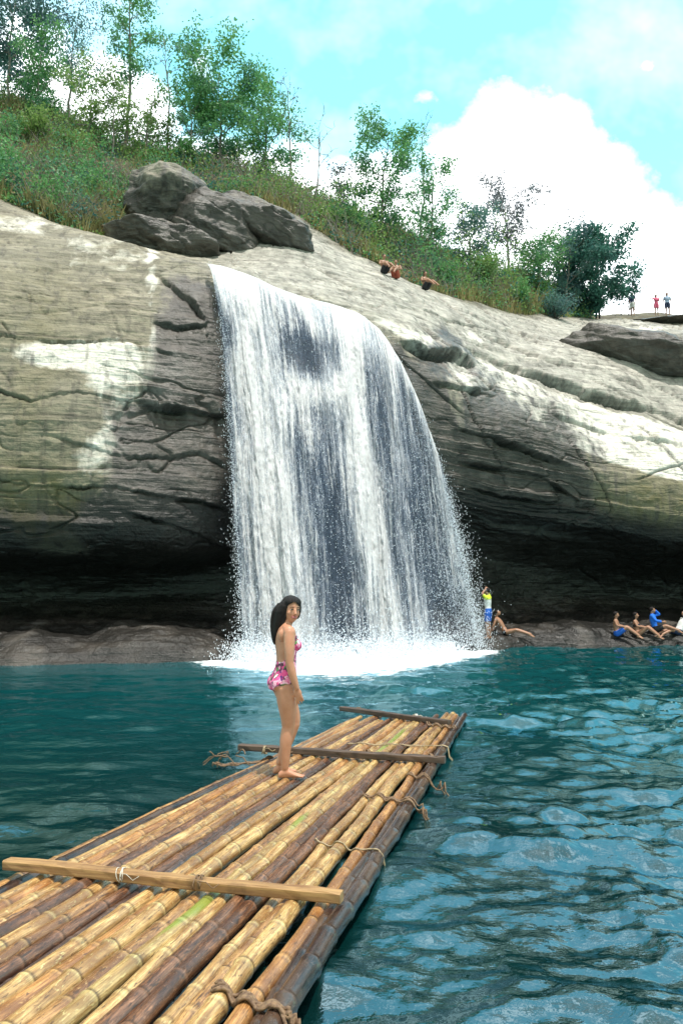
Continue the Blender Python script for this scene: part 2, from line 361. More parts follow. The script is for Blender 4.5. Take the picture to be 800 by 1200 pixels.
# the wall behind the falling water stays calmer so that the sheet clears it
cresty = np.interp(U, [243, 330, 400, 470, 520, 560], [312, 343, 360, 395, 450, 560])
fallm = sst(250, 300, U)*(1-sst(530, 575, U))*sst(2, 26, PV-cresty)
d = np.where(fallm > 0, d*(1-.35*fallm)-.12*fallm, d)
V = P+N.reshape(-1, 3)*d[:, None]
V[:, 2] += (.06*fbm(P, (1.2, 1.2, 1.2), 4, 71))*sst(.9, 2, rowt)
cliff_me = mesh_np('cliff', V, gridF(nu, nv)[:, ::-1] if N.reshape(-1, 3)[:, 1].mean() > 0 else gridF(nu, nv))
# surface descriptions for the material: wet, pale, algae, soil, painted shade of the undercut
nz = fbm(P, (.5, .5, .6), 4, 81); nzv = fbm(P, (1.6, 1.6, .28), 4, 82); nzl = fbm(P, (.25, .25, .3), 4, 83)
def dome(u, v, ru, rv): return np.exp(-(((U-u)/ru)**2+((PV-v)/rv)**2))
wet = np.clip(dome(225, 540, 80, 110)*1.6+dome(222, 430, 40, 90)*.7+fallm*1.0+dome(600, 565, 90, 75)*1.5+dome(565, 480, 30, 40)*.7+dome(515, 420, 40, 30)*.8+dome(160, 600, 70, 40)*.7
              +dome(225, 360, 36, 50)*.7+sst(640, 665, PV)*1.0*sst(1.6, 3.2, rowt)*1.0+.8*sst(700, 720, PV)+.6*sst(12, 11, rowt)*sst(560, 640, PV), 0, 1.3)
wet = np.clip(wet+.45*nz+.25*nzv*(wet > .1), 0, 1)
pale = (dome(90, 418, 62, 17)*1.2+dome(140, 440, 34, 40)*1.15+dome(110, 530, 42, 42)*.8+dome(178+5*nz, 345, 9, 60)*1.25*(.6+1.2*nzv)+dome(30, 262, 75, 18)*.5+dome(120, 300, 50, 20)*.4
        +dome(70, 625, 50, 40)*.5+dome(200, 465, 30, 30)*.4)
# the pale bench right of the fall
lo_ = np.interp(U, [530, 600, 660, 720, 760, 820], [450, 492, 516, 538, 552, 566]); hi_ = np.interp(U, [500, 540, 600, 680, 800], [412, 424, 440, 470, 496])
pale += 1.0*sst(-4, 6, PV-hi_)*(1-sst(-8, 8, PV-lo_))*sst(500, 540, U)
pale += dome(60, 748, 180, 7)*.6*(nzv > .05)+dome(700, 748, 120, 9)*.45  # first term paints glints of the wet left ledge as pale streaks
pale += dome(218, 425, 28, 40)*.6+dome(190, 440, 20, 60)*.4+dome(650, 560, 16, 50)*.3
pale += .9*np.exp(-((PV-np.interp(U, [420, 500, 560, 620], [368, 408, 428, 446]))/9)**2)*sst(425, 450, U)*(1-sst(590, 640, U))
pale += dome(725, 395, 55, 10)*.8+dome(560, 400, 30, 12)*.5
pale = np.clip(pale*(.75+.9*nz)+.2*sst(.2, .5, nzl)*(rowt > 11), 0, 1)
alg = np.clip((dome(60, 600, 120, 60)+dome(30, 360, 60, 60)*.5+dome(740, 590, 110, 45)*1.2+dome(30, 480, 60, 80)*.7)*(.8+1.0*nzl), 0, 1)
attr(cliff_me, 'wet', wet); attr(cliff_me, 'pale', pale); attr(cliff_me, 'alg', alg)
cave_shade_ledge_dark = np.maximum(sst(2.8, 4.0, rowt)*(1-sst(7.3, 8.1, rowt)), (rowt < 3.4)*np.clip(.88-1.1*nzv, .35, .95))  # shade of the undercut painted into its colour, plus the dark wet ledge
attr(cliff_me, 'cave_shade_ledge_dark', np.clip(cave_shade_ledge_dark*(1+.25*nz), 0, 1)); attr(cliff_me, 'soil', hillmask); attr(cliff_me, 'crk', np.clip(np.maximum(crk, .85*bed), 0, 1))
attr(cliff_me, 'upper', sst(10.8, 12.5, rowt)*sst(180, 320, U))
t = NT('cliff rock', .75); v = t.coord('Geo')
big = t.noise(v, .35, 6, .6); med = t.noise(v, 1.7, 8, .62, .4); fine = t.noise(v, 9, 6, .65)
lay = t.noise(t.coord('Geo', (.35, .35, 5)), 1.6, 6, .6, .3)
drip = t.noise(t.coord('Geo', (2.2, 2.2, .12)), 1.6, 6, .6, .2)
base = t.mix(t.ramp(med, [(.35, 0.), (.65, 1.)]), (.165, .148, .105), (.36, .32, .23))
base = t.mix(t.ramp(big, [(.4, 0.), (.62, .75)]), base, (.31, .285, .22))
base = t.mix(t.math('MULTIPLY', t.ramp(lay, [(.42, 0.), (.60, 1.)]), .45), base, (.075, .07, .056))
base = t.mix(t.math('MULTIPLY', t.at('alg'), t.ramp(med, [(.3, .35), (.6, .9)])), base, (.13, .115, .045))
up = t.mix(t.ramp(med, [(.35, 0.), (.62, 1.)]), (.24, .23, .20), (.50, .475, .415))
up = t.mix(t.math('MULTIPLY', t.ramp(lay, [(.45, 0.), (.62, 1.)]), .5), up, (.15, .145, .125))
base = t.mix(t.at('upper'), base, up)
base = t.mix(t.ramp(t.math('ADD', t.at('pale'), t.math('MULTIPLY', t.math('SUBTRACT', med, .5), .9)), [(.35, 0.), (.62, .85)]), base, (.74, .71, .63))
wetf = t.ramp(t.math('ADD', t.at('wet'), t.math('MULTIPLY', t.math('SUBTRACT', drip, .5), .9)), [(.3, 0.), (.68, 1.)])
wcol = t.mix(t.ramp(med, [(.35, 0.), (.7, 1.)]), (.020, .017, .016), (.085, .072, .064))
base = t.mix(t.math('MULTIPLY', wetf, .88), base, wcol)
base = t.mix(t.math('MULTIPLY', t.ramp(drip, [(.52, 0.), (.66, 1.)]), .5), base, (.045, .042, .036))
base = t.mix(t.math('MULTIPLY', t.at('crk'), .8), base, (.018, .017, .015))
base = t.mix(t.math('MULTIPLY', t.ramp(fine, [(.56, 0.), (.72, 1.)]), .4), base, (.07, .065, .052))
soilc = t.mix(t.ramp(med, [(.35, 0.), (.65, 1.)]), (.055, .042, .026), (.13, .115, .06))
base = t.mix(t.at('soil'), base, soilc)
base = t.mix(t.math('MULTIPLY', t.at('cave_shade_ledge_dark'), .93), base, (.005, .005, .004))
rough = t.math('SUBTRACT', .82, t.math('MULTIPLY', wetf, .42))
hgt = t.math('ADD', t.math('MULTIPLY', med, .6), t.math('ADD', t.math('MULTIPLY', fine, .22), t.math('MULTIPLY', lay, .5)))
vv_ = t.n('ShaderNodeVectorMath', operation='ADD'); wn_ = t.noise(v, .9, 5, .6, 0, True); t.l(t.coord('Geo', (.30, .30, .85)), vv_.inputs[0]); sc0 = t.n('ShaderNodeVectorMath', operation='SCALE'); t.l(wn_, sc0.inputs[0]); sc0.inputs['Scale'].default_value = .55; t.l(sc0.outputs[0], vv_.inputs[1])
ve = t.vor(vv_.outputs[0], 1.3, 'DISTANCE_TO_EDGE'); vf_ = t.vor(vv_.outputs[0], 3.1, 'F1')
hgt = t.math('ADD', hgt, t.math('MULTIPLY', vf_, .35)); pass
b_ = t.bump(hgt, .85, .18); b_ = t.bump(t.noise(v, 34, 4, .7), .35, .02, b_)
t.set(Base_Color=base, Roughness=rough, Normal=b_)
ROCK = t.m
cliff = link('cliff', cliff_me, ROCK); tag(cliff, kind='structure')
bvh = BVHTree.FromPolygons([tuple(p) for p in V], [tuple(f) for f in gridF(nu, nv)])
def drop(x, y, ztop=60.):
    h = bvh.ray_cast(Vector((x, y, ztop)), Vector((0, 0, -1)))
    return h[0].z if h[0] is not None else 0.
def ledge_z(x, y):            # ground under the overhang: look down from just above the ledge
    h = bvh.ray_cast(Vector((x, y, 1.9)), Vector((0, 0, -1)))
    return h[0].z if h[0] is not None else .5
def see(px, py):
    a = np.array([0, 0, CAMZ]); d_ = at(px, py, 10.)-a
    h = bvh.ray_cast(Vector(a), Vector(d_).normalized()); return h[0]

# ------------------------------------------------------------------ boulders on the cliff
def rock_lump(name, c, ax, rot, seed, amp=.22, nsub=6, shape=None, flat=0.):
    bm = bmesh.new(); bmesh.ops.create_icosphere(bm, subdivisions=nsub, radius=1)
    V = np.array([v.co[:] for v in bm.verts]); F = [[v.index for v in f.verts] for f in bm.faces]; bm.free()
    if shape is not None: V = shape(V)
    V = np.sign(V)*np.abs(V)**.88
    pr_ = np.random.default_rng(seed)
    for k_ in range(16):
        nn0 = pr_.normal(size=3); nn0 /= np.linalg.norm(nn0); h0 = pr_.uniform(.66, .90); dt = V@nn0; ex = np.clip(dt-h0, 0, None); V = V-ex[:, None]*nn0*.88
    V = V*np.array(ax); q = V/max(ax)
    nrm = V/np.linalg.norm(V, axis=1)[:, None]
    dd = amp*fbm(V, (.45, .45, .6), 4, seed)+amp*.25*fbm(V, (1.6, 1.6, 2.5), 3, seed+3)
    s_ = V[:, 2]+.25*V[:, 0]+.3*fbm(V, (.5, .5, .5), 2, seed+9); bb, _ = saw(s_, .55, seed); dd += .12*(bb-.3)
    rr = 1-np.abs(fbm(V, (.6, .6, .9), 3, seed+5)); dd += .05*fbm(V, (4, 4, 6), 3, seed+6); dd -= .05*sst(.95, .995, rr)
    V = V+nrm*dd[:, None]
    M = np.array(Matrix.Rotation(rot[2], 3, 'Z')@Matrix.Rotation(rot[1], 3, 'Y')@Matrix.Rotation(rot[0], 3, 'X'))
    V = V@M.T
    me = mesh_np(name, V, F); n = len(V)
    for a_, val in (('cave_shade_ledge_dark', 0), ('wet', .35), ('pale', .1), ('alg', .1), ('soil', 0), ('crk', 0), ('upper', .25)):
        vv = np.full(n, val)
        if a_ == 'crk': vv = sst(.96, .995, rr)*.7
        if a_ == 'wet': vv = np.clip(.78-.35*nrm[:, 2]+.5*fbm(V, (.4, .4, .4), 3, seed+20), 0, 1)
        attr(me, a_, vv)
    o = link(name, me, ROCK, loc=c); return o
pb = at(192, 250, 29.6)
tag(rock_lump('boulder', pb, (2.2, 1.9, 1.8), (0, R(12), R(10)), 5, .55), 'big dark rounded boulder perched left above the top of the waterfall', 'boulder')
pb = at(300, 264, 30.2)
tag(rock_lump('boulder', pb, (2.9, 1.9, 1.0), (R(-6), R(17), R(-4)), 15, .4), 'long dark slab boulder sloping right beside the rounded boulder above the fall', 'boulder')
pb = at(88, 268, 29)
tag(rock_lump('boulder', pb, (1.3, 1.2, .7), (0, R(24), 0), 25, .3), 'small dark boulder half buried in brush left of the big rounded boulder', 'boulder')
pb = at(765, 392, 50)
tag(rock_lump('boulder', pb, (5.4, 3.5, .72), (0, R(2), 0), 35, .2), 'low dark layered slab on the skyline where hikers stand', 'boulder')
pb = at(735, 425, 36)
tag(rock_lump('boulder', pb, (4.2, 2.6, 1.35), (0, R(12), R(-6)), 45, .45), 'broad grey hump of rock just below the hikers at upper right', 'boulder')
pb = at(196, 291, 28.3)
tag(rock_lump('boulder', pb, (2.3, 1.8, 1.1), (R(-14), R(13), R(4)), 55, .4), 'dark broken rock shelf under the big rounded boulder', 'boulder')
pb = at(243, 266, 29.2)
tag(rock_lump('boulder', pb, (2.2, 1.6, 1.2), (0, R(20), R(-8)), 65, .4), 'dark angular block wedged between the rounded boulder and the long slab', 'boulder')

# ------------------------------------------------------------------ pool
nr = 760; rr_ = .6*np.power(150/.6, np.linspace(0, 1, nr)); rr_[0] = 0.3
th = np.concatenate([np.linspace(-178, -36, 70, endpoint=False), np.linspace(-36, 36, 620), np.linspace(36, 178, 71)[1:]])
RRg, TH = np.meshgrid(rr_, np.radians(th), indexing='ij')
X = RRg*np.sin(TH); Y = RRg*np.cos(TH)-.6
Pw = np.stack([X.ravel(), Y.ravel(), np.zeros(X.size)], 1)
warp = .14*fbm(Pw, (.8, .8, 1), 2, 5)
q = Pw+warp[:, None]
far = np.clip(1-(RRg.ravel()-40)/40, 0, 1)
amp = (.55+.6*sst(-.4, .5, fbm(Pw, (.22, .22, 1), 2, 9)))*(.6+.75*sst(-1, 3, Pw[:, 0]))
hz = .082*fbm(q, (.85, 1.75, 1), 2, 6, .4)+.046*fbm(q, (2.3, 4.2, 1), 2, 7)+.020*fbm(q, (6, 10, 1), 3, 8)
ripr = np.hypot(Pw[:, 0]-at(380, 770, 22)[0], Pw[:, 1]-21.5)
hz = hz*amp+.008*np.sin(ripr*3.2+2*fbm(Pw, (.5, .5, 1), 2, 3))*np.exp(-ripr/7)
Pw[:, 2] = hz*far
wme = mesh_np('water', Pw, gridF(nr, len(th))[:, ::-1])
# foam where the fall lands
fcx = np.interp(Pw[:, 0], [-3.3, 0, 2.5, 5.6], [21.4, 22.0, 22.6, 25.6])
fd = (fcx-Pw[:, 1])
xc = np.exp(-((Pw[:, 0]-.1)/2.6)**2); reach = .7+2.9*xc
foam = 1.05*np.exp(-(np.clip(fd, 0, None)/reach)**2)*sst(-4.6, -2.9, Pw[:, 0])*(1-sst(3.6, 6.2, Pw[:, 0]))
foam += .38*np.exp(-(np.clip(fd, 0, None)/(reach*2.4))**2)*sst(-6, -2, Pw[:, 0])*(1-sst(2, 6.5, Pw[:, 0]))
foam = np.clip(foam, 0, 1.1)
attr(wme, 'foam', foam)
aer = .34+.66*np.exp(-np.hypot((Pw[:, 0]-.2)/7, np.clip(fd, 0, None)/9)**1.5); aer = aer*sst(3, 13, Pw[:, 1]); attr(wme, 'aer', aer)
t = NT('pool water', .05); v = t.coord('Geo')
n_ = t.noise(v, .35, 4); 
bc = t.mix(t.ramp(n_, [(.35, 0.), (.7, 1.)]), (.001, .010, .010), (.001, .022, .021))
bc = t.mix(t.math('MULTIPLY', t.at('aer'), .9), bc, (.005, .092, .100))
fm = t.math('ADD', t.at('foam'), t.math('MULTIPLY', t.math('SUBTRACT', t.noise(v, 2.4, 9, .78, .3), .5), 2.0))
fmask = t.ramp(fm, [(.40, 0.), (.62, .55), (.88, 1.)])
hb = t.bump(t.noise(t.coord('Geo', (1, 1.6, 1)), 6.5, 4, .55, .1), .2, .05)
hb = t.bump(t.noise(v, 22, 3, .5), .08, .012, hb)
t.t.nodes.remove(t.p)
dif = t.n('ShaderNodeBsdfDiffuse'); t.put(dif.inputs[0], bc); t.l(hb, dif.inputs['Normal'])
gl = t.n('ShaderNodeBsdfGlossy'); gl.inputs['Roughness'].default_value = .02; t.l(hb, gl.inputs['Normal']); gl.inputs[0].default_value = (.60, .88, 1, 1)
fr = t.n('ShaderNodeFresnel'); fr.inputs[0].default_value = 2.4; t.l(hb, fr.inputs['Normal'])
ms = t.n('ShaderNodeMixShader'); t.l(fr.outputs[0], ms.inputs[0]); t.l(dif.outputs[0], ms.inputs[1]); t.l(gl.outputs[0], ms.inputs[2])
fo = t.n('ShaderNodeBsdfDiffuse'); fo.inputs[0].default_value = (.86, .9, .92, 1)
ms2 = t.n('ShaderNodeMixShader'); t.put(ms2.inputs[0], fmask); t.l(ms.outputs[0], ms2.inputs[1]); t.l(fo.outputs[0], ms2.inputs[2])
t.l(ms2.outputs[0], t.out.inputs[0])
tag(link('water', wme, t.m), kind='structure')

# ------------------------------------------------------------------ waterfall
CT = np.array([(243,311,24.75),(268,316,24.8),(298,327,25.0),(330,341,25.2),(360,351,25.5),(390,358,25.8),(418,368,26.0),(444,387,26.0),(464,416,25.8),(482,452,25.9),(498,494,26.0),(513,536,26.2)], float)
CB_ = np.array([(288,768,22.3),(312,770,22.2),(342,771,22.3),(372,771,22.5),(402,770,22.7),(430,768,22.9),(455,766,23.2),(478,763,23.5),(500,760,24.0),(515,755,24.8),(536,746,25.8),(558,742,26.7)], float)
nt, ns = 400, 520; tt = np.linspace(0, 1, nt); ss = np.linspace(0, 1, ns)
def sheet(off, seed):
    ct = crom(CT, tt*(len(CT)-1)); cb = crom(CB_, tt*(len(CB_)-1))
    A = np.array([at(*p) for p in ct]); B = np.array([at(*p) for p in cb]); B[:, 2] = -.05
    S, T = np.meshgrid(ss, tt)
    hf = S**np.interp(T, [0, .5, 1], [.62, .72, .85])
    Pp = np.empty(S.shape+(3,))
    for k in (0, 1): Pp[..., k] = A[:, None, k]+(B[:, None, k]-A[:, None, k])*hf
    Pp[..., 2] = A[:, None, 2]+(B[:, None, 2]-A[:, None, 2])*(S*.96+.04*S*S)
    p = Pp.reshape(-1, 3).copy(); s = S.ravel(); tq = T.ravel()
    # bulging where water rides over hidden rock steps
    st = np.stack([tq*9, s*1.2, s*0+seed], 1)
    bul = .5*fbm(st, (1, 1, 1), 3, 91)+.13*fbm(np.stack([tq*50, s*7, s*0], 1), (1, 1, 1), 3, 92+seed)+.03*fbm(np.stack([tq*170, s*60, s*0], 1), (1, 1, 1), 2, 95+seed)
    p[:, 1] -= off*(.25+.9*np.sqrt(s))+bul*sst(0, .15, s)
    p[:, 0] += .07*fbm(np.stack([tq*16, s*6, s*0+seed], 1), (1, 1, 1), 2, 97)
    return p, tq, s
VV = []; TQ = []; SQ = []; OFF = []; UVW = []
for k, off in enumerate((.02, .22, .5)):
    p, tq, s = sheet(off, k); VV.append(p); TQ.append(tq); SQ.append(s); OFF.append(np.full(len(s), k/2.))
    wdt = 8.0+4*s
    UVW.append(np.stack([tq*9+k*20, s*11*(1-.55*tq), np.full(len(s), k*7.3)], 1))
F0 = gridF(nt, ns); Ff = np.concatenate([F0+i*nt*ns for i in range(3)])
TQ = np.concatenate(TQ); SQ = np.concatenate(SQ); OFF = np.concatenate(OFF); UVW = np.concatenate(UVW)
# density of the water in (across, down)
def g2(a, b, ra, rb): return np.exp(-((TQ-a)/ra)**2-((SQ-b)/rb)**2)
def gband(pts, w_):
    s_ = np.array([q[0] for q in pts]); a = np.array([q[1] for q in pts]); c = np.interp(SQ, s_, a); return np.exp(-((TQ-c)/w_)**2)
dens = .42+.62*gband([(0, .10), (.2, .16), (.4, .15), (.7, .17), (1, .20)], .075)*(.75+.25*SQ)+.22*gband([(0, .05), (1, .06)], .05)
dens += .55*gband([(0, .50), (.15, .50), (.3, .47), (.6, .50), (1, .58)], .055)+.34*gband([(0, .30), (.10, .36), (.3, .42)], .03)*sst(.35, .25, SQ)
dens += .30*gband([(0, .64), (.4, .66), (1, .72)], .04)+.55*np.exp(-SQ/.06)+.32*gband([(0, .93), (.5, .95), (1, .97)], .04)*sst(.75, .5, SQ)
wv_ = .06*fbm(np.stack([TQ*40, SQ*3, OFF*5], 1), (1, 1, 1), 3, 111)
dens -= .40*np.exp(-(np.abs(TQ-.345)/.12)**4-(np.abs(SQ-.205+wv_)/.065)**4)+.34*g2(.035, .2, .05, .07)+.30*gband([(0, .34), (.5, .33), (1, .40)], .07)*sst(.40, .6, SQ)
dens -= .26*g2(.78, .62, .14, .4)+.20*g2(.60, .3, .05, .12)+.5*sst(.72, .9, TQ)*sst(.70, .92, SQ)
dens += .40*g2(.33, .32, .09, .05)+.35*sst(.95, 1.0, SQ)*sst(.85, .7, TQ)
dens -= .45*sst(.93, 1.0, TQ+.05*fbm(np.stack([TQ*0, SQ*22, OFF*3], 1), (1, 1, 1), 3, 77))+.22*sst(.02, .0, TQ)
dens += .38*fbm(np.stack([TQ*16, SQ*3.2, OFF*5], 1), (1, 1, 1), 4, 99)+.2*fbm(np.stack([TQ*60, SQ*9, OFF*5], 1), (1, 1, 1), 3, 98)
fme = mesh_np('waterfall', np.concatenate(VV), Ff)
attr(fme, 'dens', dens-.08*OFF); attr(fme, 'fl', UVW, 'FLOAT_VECTOR')
t = NT('falling water', .5)
vs = t.coord('@fl', (3.2, .22, 1)); vg = t.coord('@fl', (16, 2.6, 1)); vgg = t.coord('@fl', (34, 9, 1)); vl = t.coord('@fl', (9, .5, 1))
streak = t.noise(vs, 2.2, 5, .62, .15); streak2 = t.noise(vl, 1.6, 4, .6); grain = t.noise(vg, 1.5, 5, .72); spk = t.noise(vgg, 1.3, 4, .75)
a = t.math('ADD', t.at('dens'), t.math('MULTIPLY', t.math('SUBTRACT', streak, .5), 1.5))
a = t.math('ADD', a, t.math('MULTIPLY', t.math('SUBTRACT', streak2, .5), 1.2))
a = t.math('ADD', a, t.math('MULTIPLY', t.math('SUBTRACT', grain, .5), 1.1))
a = t.math('ADD', a, t.math('MULTIPLY', t.math('SUBTRACT', spk, .5), 1.25))
alpha = t.ramp(a, [(.02, .12), (.45, .26), (.60, .60), (.92, 1.)])
wcol_ = t.ramp(a, [(.25, (.20, .29, .42)), (.50, (.62, .74, .88)), (.66, (.95, .99, 1))])
t.t.nodes.remove(t.p)
nb = t.bump(t.math('ADD', grain, spk), 1.0, .2)
df = t.n('ShaderNodeBsdfDiffuse'); df.inputs[0].default_value = (.90, .94, .97, 1); t.l(nb, df.inputs['Normal']); t.put(df.inputs[0], wcol_)
tr = t.n('ShaderNodeBsdfTranslucent'); tr.inputs[0].default_value = (.90, .94, .98, 1); t.l(nb, tr.inputs['Normal']); t.put(tr.inputs[0], wcol_)
gn = t.n('ShaderNodeVectorMath', operation='ADD'); t.l(nb, gn.inputs[0]); gn.inputs[1].default_value = (0, -.1, 1.6); gm_ = t.n('ShaderNodeVectorMath', operation='NORMALIZE'); t.l(gn.outputs[0], gm_.inputs[0]); t.l(gm_.outputs[0], df.inputs['Normal'])
m1 = t.n('ShaderNodeMixShader'); m1.inputs[0].default_value = .4; t.l(df.outputs[0], m1.inputs[1]); t.l(tr.outputs[0], m1.inputs[2])
tp = t.n('ShaderNodeBsdfTransparent'); m2 = t.n('ShaderNodeMixShader'); t.put(m2.inputs[0], alpha); t.l(tp.outputs[0], m2.inputs[1]); t.l(m1.outputs[0], m2.inputs[2])
t.l(m2.outputs[0], t.out.inputs[0])
tag(link('waterfall', fme, t.m), kind='structure')
# a thin film of water running down the rock left of the main fall + film at right: covered by the rock's pale streak
# spray: loose drops around the falling sheet
OCT = np.array([(1,0,0),(0,1,0),(-1,0,0),(0,-1,0),(0,0,1.),(0,0,-1.)]); OF = np.array([(0,1,4),(1,2,4),(2,3,4),(3,0,4),(1,0,5),(2,1,5),(3,2,5),(0,3,5)])
def drops(C, size, stretch):
    n = len(C); sc = size[:, None, None]*np.stack([np.ones(n), np.ones(n), stretch], 1)[:, None, :]
    V = (OCT[None]*sc+C[:, None, :]).reshape(-1, 3); F = (OF[None]+(np.arange(n)*6)[:, None, None]).reshape(-1, 3); return V, F
p0, tq0, s0 = sheet(.6, 7); idx = np.arange(len(s0))
def pick(n, wgt): return RNG.choice(idx, n, p=wgt/wgt.sum())
C = []; SZ = []
wr = np.exp(-(1-tq0)/.05)*(.2+s0)                      # ragged right edge
i = pick(13000, wr); C.append(p0[i]+np.stack([RNG.exponential(.20, len(i))*np.sqrt(s0[i]+.05)-.12, RNG.normal(0, .25, len(i)), RNG.normal(0, .1, len(i))], 1)); SZ.append(RNG.uniform(.004, .013, len(i)))
wl = np.exp(-tq0/.025)*(.15+s0); i = pick(3500, wl); C.append(p0[i]+np.stack([-RNG.exponential(.08, len(i))+.08, RNG.normal(0, .2, len(i)), RNG.normal(0, .1, len(i))], 1)); SZ.append(RNG.uniform(.004, .011, len(i)))
i = pick(9000, (.25+s0)*(tq0 < .93)); C.append(p0[i]+np.stack([RNG.normal(0, .1, len(i)), -RNG.exponential(.25, len(i)), RNG.normal(0, .2, len(i))], 1)); SZ.append(RNG.uniform(.004, .011, len(i)))
i = pick(30000, np.exp(-(1-s0)/.012)*(tq0 < .85)); C.append(p0[i]+np.stack([RNG.normal(0, .35, len(i)), -RNG.exponential(.45, len(i))+.25, np.abs(RNG.exponential(.17, len(i)))], 1)); SZ.append(RNG.uniform(.005, .016, len(i)))
C = np.concatenate(C); SZ = np.concatenate(SZ)
Vd, Fd = drops(C, SZ, RNG.uniform(1, 2.4, len(C)))
dm = NT('water drops', .3); dm.set(Base_Color=(.78, .84, .9)); dm.p.inputs['Subsurface Weight'].default_value = 0
dm.p.inputs['Transmission Weight'].default_value = .0
tag(link('water_spray', mesh_np('water_spray', Vd, Fd), dm.m), 'loose white drops and spray around the waterfall', 'spray', kind='stuff')

# ------------------------------------------------------------------ trees and undergrowth
def leafmat(name, c1, c2, c3=None):
    t = NT(name, .55); v = t.coord('Geo'); a = t.noise(v, .9, 3); b = t.noise(v, 14, 2)
    c = t.mix(t.ramp(b, [(.35, 0.), (.65, 1.)]), c1, c2)
    if c3: c = t.mix(t.ramp(a, [(.48, 0.), (.62, .8)]), c, c3)
    t.set(Base_Color=c); t.p.inputs['Specular IOR Level'].default_value = .3
    tr = t.n('ShaderNodeBsdfTranslucent'); t.put(tr.inputs[0], c); m = t.n('ShaderNodeMixShader'); m.inputs[0].default_value = .45
    t.l(t.p.outputs[0], m.inputs[1]); t.l(tr.outputs[0], m.inputs[2]); t.l(m.outputs[0], t.out.inputs[0]); return t.m
LEAF = dict(
 green=leafmat('green leaves', (.085, .23, .075), (.18, .40, .14), (.10, .25, .16)),
 blue=leafmat('blue green leaves', (.07, .16, .14), (.13, .26, .22), (.10, .17, .21)),
 pale=leafmat('pale green leaves', (.15, .27, .07), (.27, .40, .12), (.12, .22, .08)),
 dark=leafmat('dark leaves', (.04, .14, .11), (.08, .23, .17), (.05, .13, .12)),
 mauve=leafmat('grey mauve leaves', (.11, .13, .14), (.19, .18, .21), (.10, .14, .12)),
 twig=leafmat('brown brush', (.20, .14, .09), (.33, .25, .16), (.16, .15, .08)),
 dry=leafmat('dry grass', (.36, .31, .14), (.50, .45, .22), (.24, .27, .10)))
BARK = simple('pale bark', (.16, .14, .12), (.30, .27, .24), 8, .9, .3, 'Geo'); DBARK = simple('dark bark', (.06, .05, .045), (.13, .11, .09), 8, .9, .3, 'Geo')
def leaves_mesh(name, C, size, asp=.55, updir=None):
    n = len(C); a = RNG.normal(size=(n, 3)); a /= np.linalg.norm(a, axis=1)[:, None]; b = RNG.normal(size=(n, 3)); b -= a*(a*b).sum(1)[:, None]; b /= np.linalg.norm(b, axis=1)[:, None]
    s = np.broadcast_to(size, (n,))[:, None]*RNG.uniform(.6, 1.3, (n, 1))
    V = np.stack([C-a*s*.5, C+b*s*.5*asp, C+a*s*.5, C-b*s*.5*asp], 1).reshape(-1, 3)
    return mesh_np(name, V, np.arange(n*4).reshape(-1, 4), False)
def tree(label, px, py, Yd, H, cw, leaf='green', nleaf=3500, lsz=.15, start=.35, nb=16, lean=0., bark=None, r0=.09, seed=1, cat='tree', name='tree', group=None, spread=.55, droop=0., flat=1.):
    rnd = np.random.default_rng(seed); x = at(px, py, Yd)[0]; z = drop(x, Yd)-.15
    t = empty(name, (x, Yd, z)); tag(t, label, cat, group)
    hs = np.linspace(0, 1, 14); wob = np.cumsum(rnd.normal(0, .012*H, (14, 2)), axis=0)*.6
    TP = np.stack([wob[:, 0]+lean*hs*H, wob[:, 1], hs*H], 1); TP[:, :2] -= TP[0, :2]
    mb = MB(); mb.tube(TP, r0*(1-hs*.85), 7); tips = []
    for k in range(nb):
        f = start+(1-start)*((k+rnd.uniform(0, .8))/nb); f = min(f, .99)
        c = np.array([np.interp(f, hs, TP[:, j]) for j in range(3)])
        az = k*2.4+rnd.uniform(-.5, .5); prof = math.sin(math.pi*min(1, (1-f)/(1-start)*.75+.18))**.7
        Lb = cw*.55*prof*rnd.uniform(.65, 1.2); el = rnd.uniform(.25, .95)*(1-droop)
        dr = np.array([math.cos(az)*math.cos(el), math.sin(az)*math.cos(el)*flat, math.sin(el)])
        Q = [c]; cur = dr.copy()
        for s_ in range(6):
            cur = cur+rnd.normal(0, .16, 3)+np.array([0, 0, .04-droop*.12]); cur /= np.linalg.norm(cur); Q.append(Q[-1]+cur*Lb/6)
        Q = np.array(Q); rb = r0*(1-f*.8)*.5+.006; mb.tube(Q, np.linspace(rb, .006, 7), 5)
        for q_ in range(5):
            i0 = rnd.integers(2, 7); s0_ = Q[i0]; d2 = (Q[i0]-Q[i0-1]); d2 /= np.linalg.norm(d2); d2 = d2+rnd.normal(0, spread, 3)+[0, 0, .15]; d2 /= np.linalg.norm(d2)
            L2 = Lb*rnd.uniform(.22, .5); E = [s0_, s0_+d2*L2*.5+rnd.normal(0, .04, 3), s0_+d2*L2+rnd.normal(0, .08, 3)]
            mb.tube(E, [.012+.003*rb, .009, .004], 4); tips += [E[1], E[2]]
    mb.build('trunk', bark or BARK, t)
    if nleaf:
        tips = np.array(tips); i = rnd.integers(0, len(tips), int(nleaf*1.7)); keep = rnd.random(len(tips)) < .85
        i = i[keep[i]]; C = tips[i]+rnd.normal(0, 1, (len(i), 3))*np.array([.22, .22, .17])*max(.6, cw/3.5)
        link('crown', leaves_mesh('crown', C, lsz*1.08), LEAF[leaf], t)
    return t
tree('leafy blue green tree cut by the left edge above the brush', 8, 150, 40, 7.6, 6.0, 'blue', 6500, .18, .3, 18, .03, seed=3)
tree('open airy blue leaved tree between the left edge tree and the tallest tree', 78, 165, 41, 6.6, 5.0, 'blue', 2400, .14, .4, 16, .06, seed=4)
tree('tallest slender tree reaching out of the top of the photo', 146, 205, 38, 10.6, 3.6, 'green', 3200, .15, .42, 20, .01, seed=5, r0=.11)
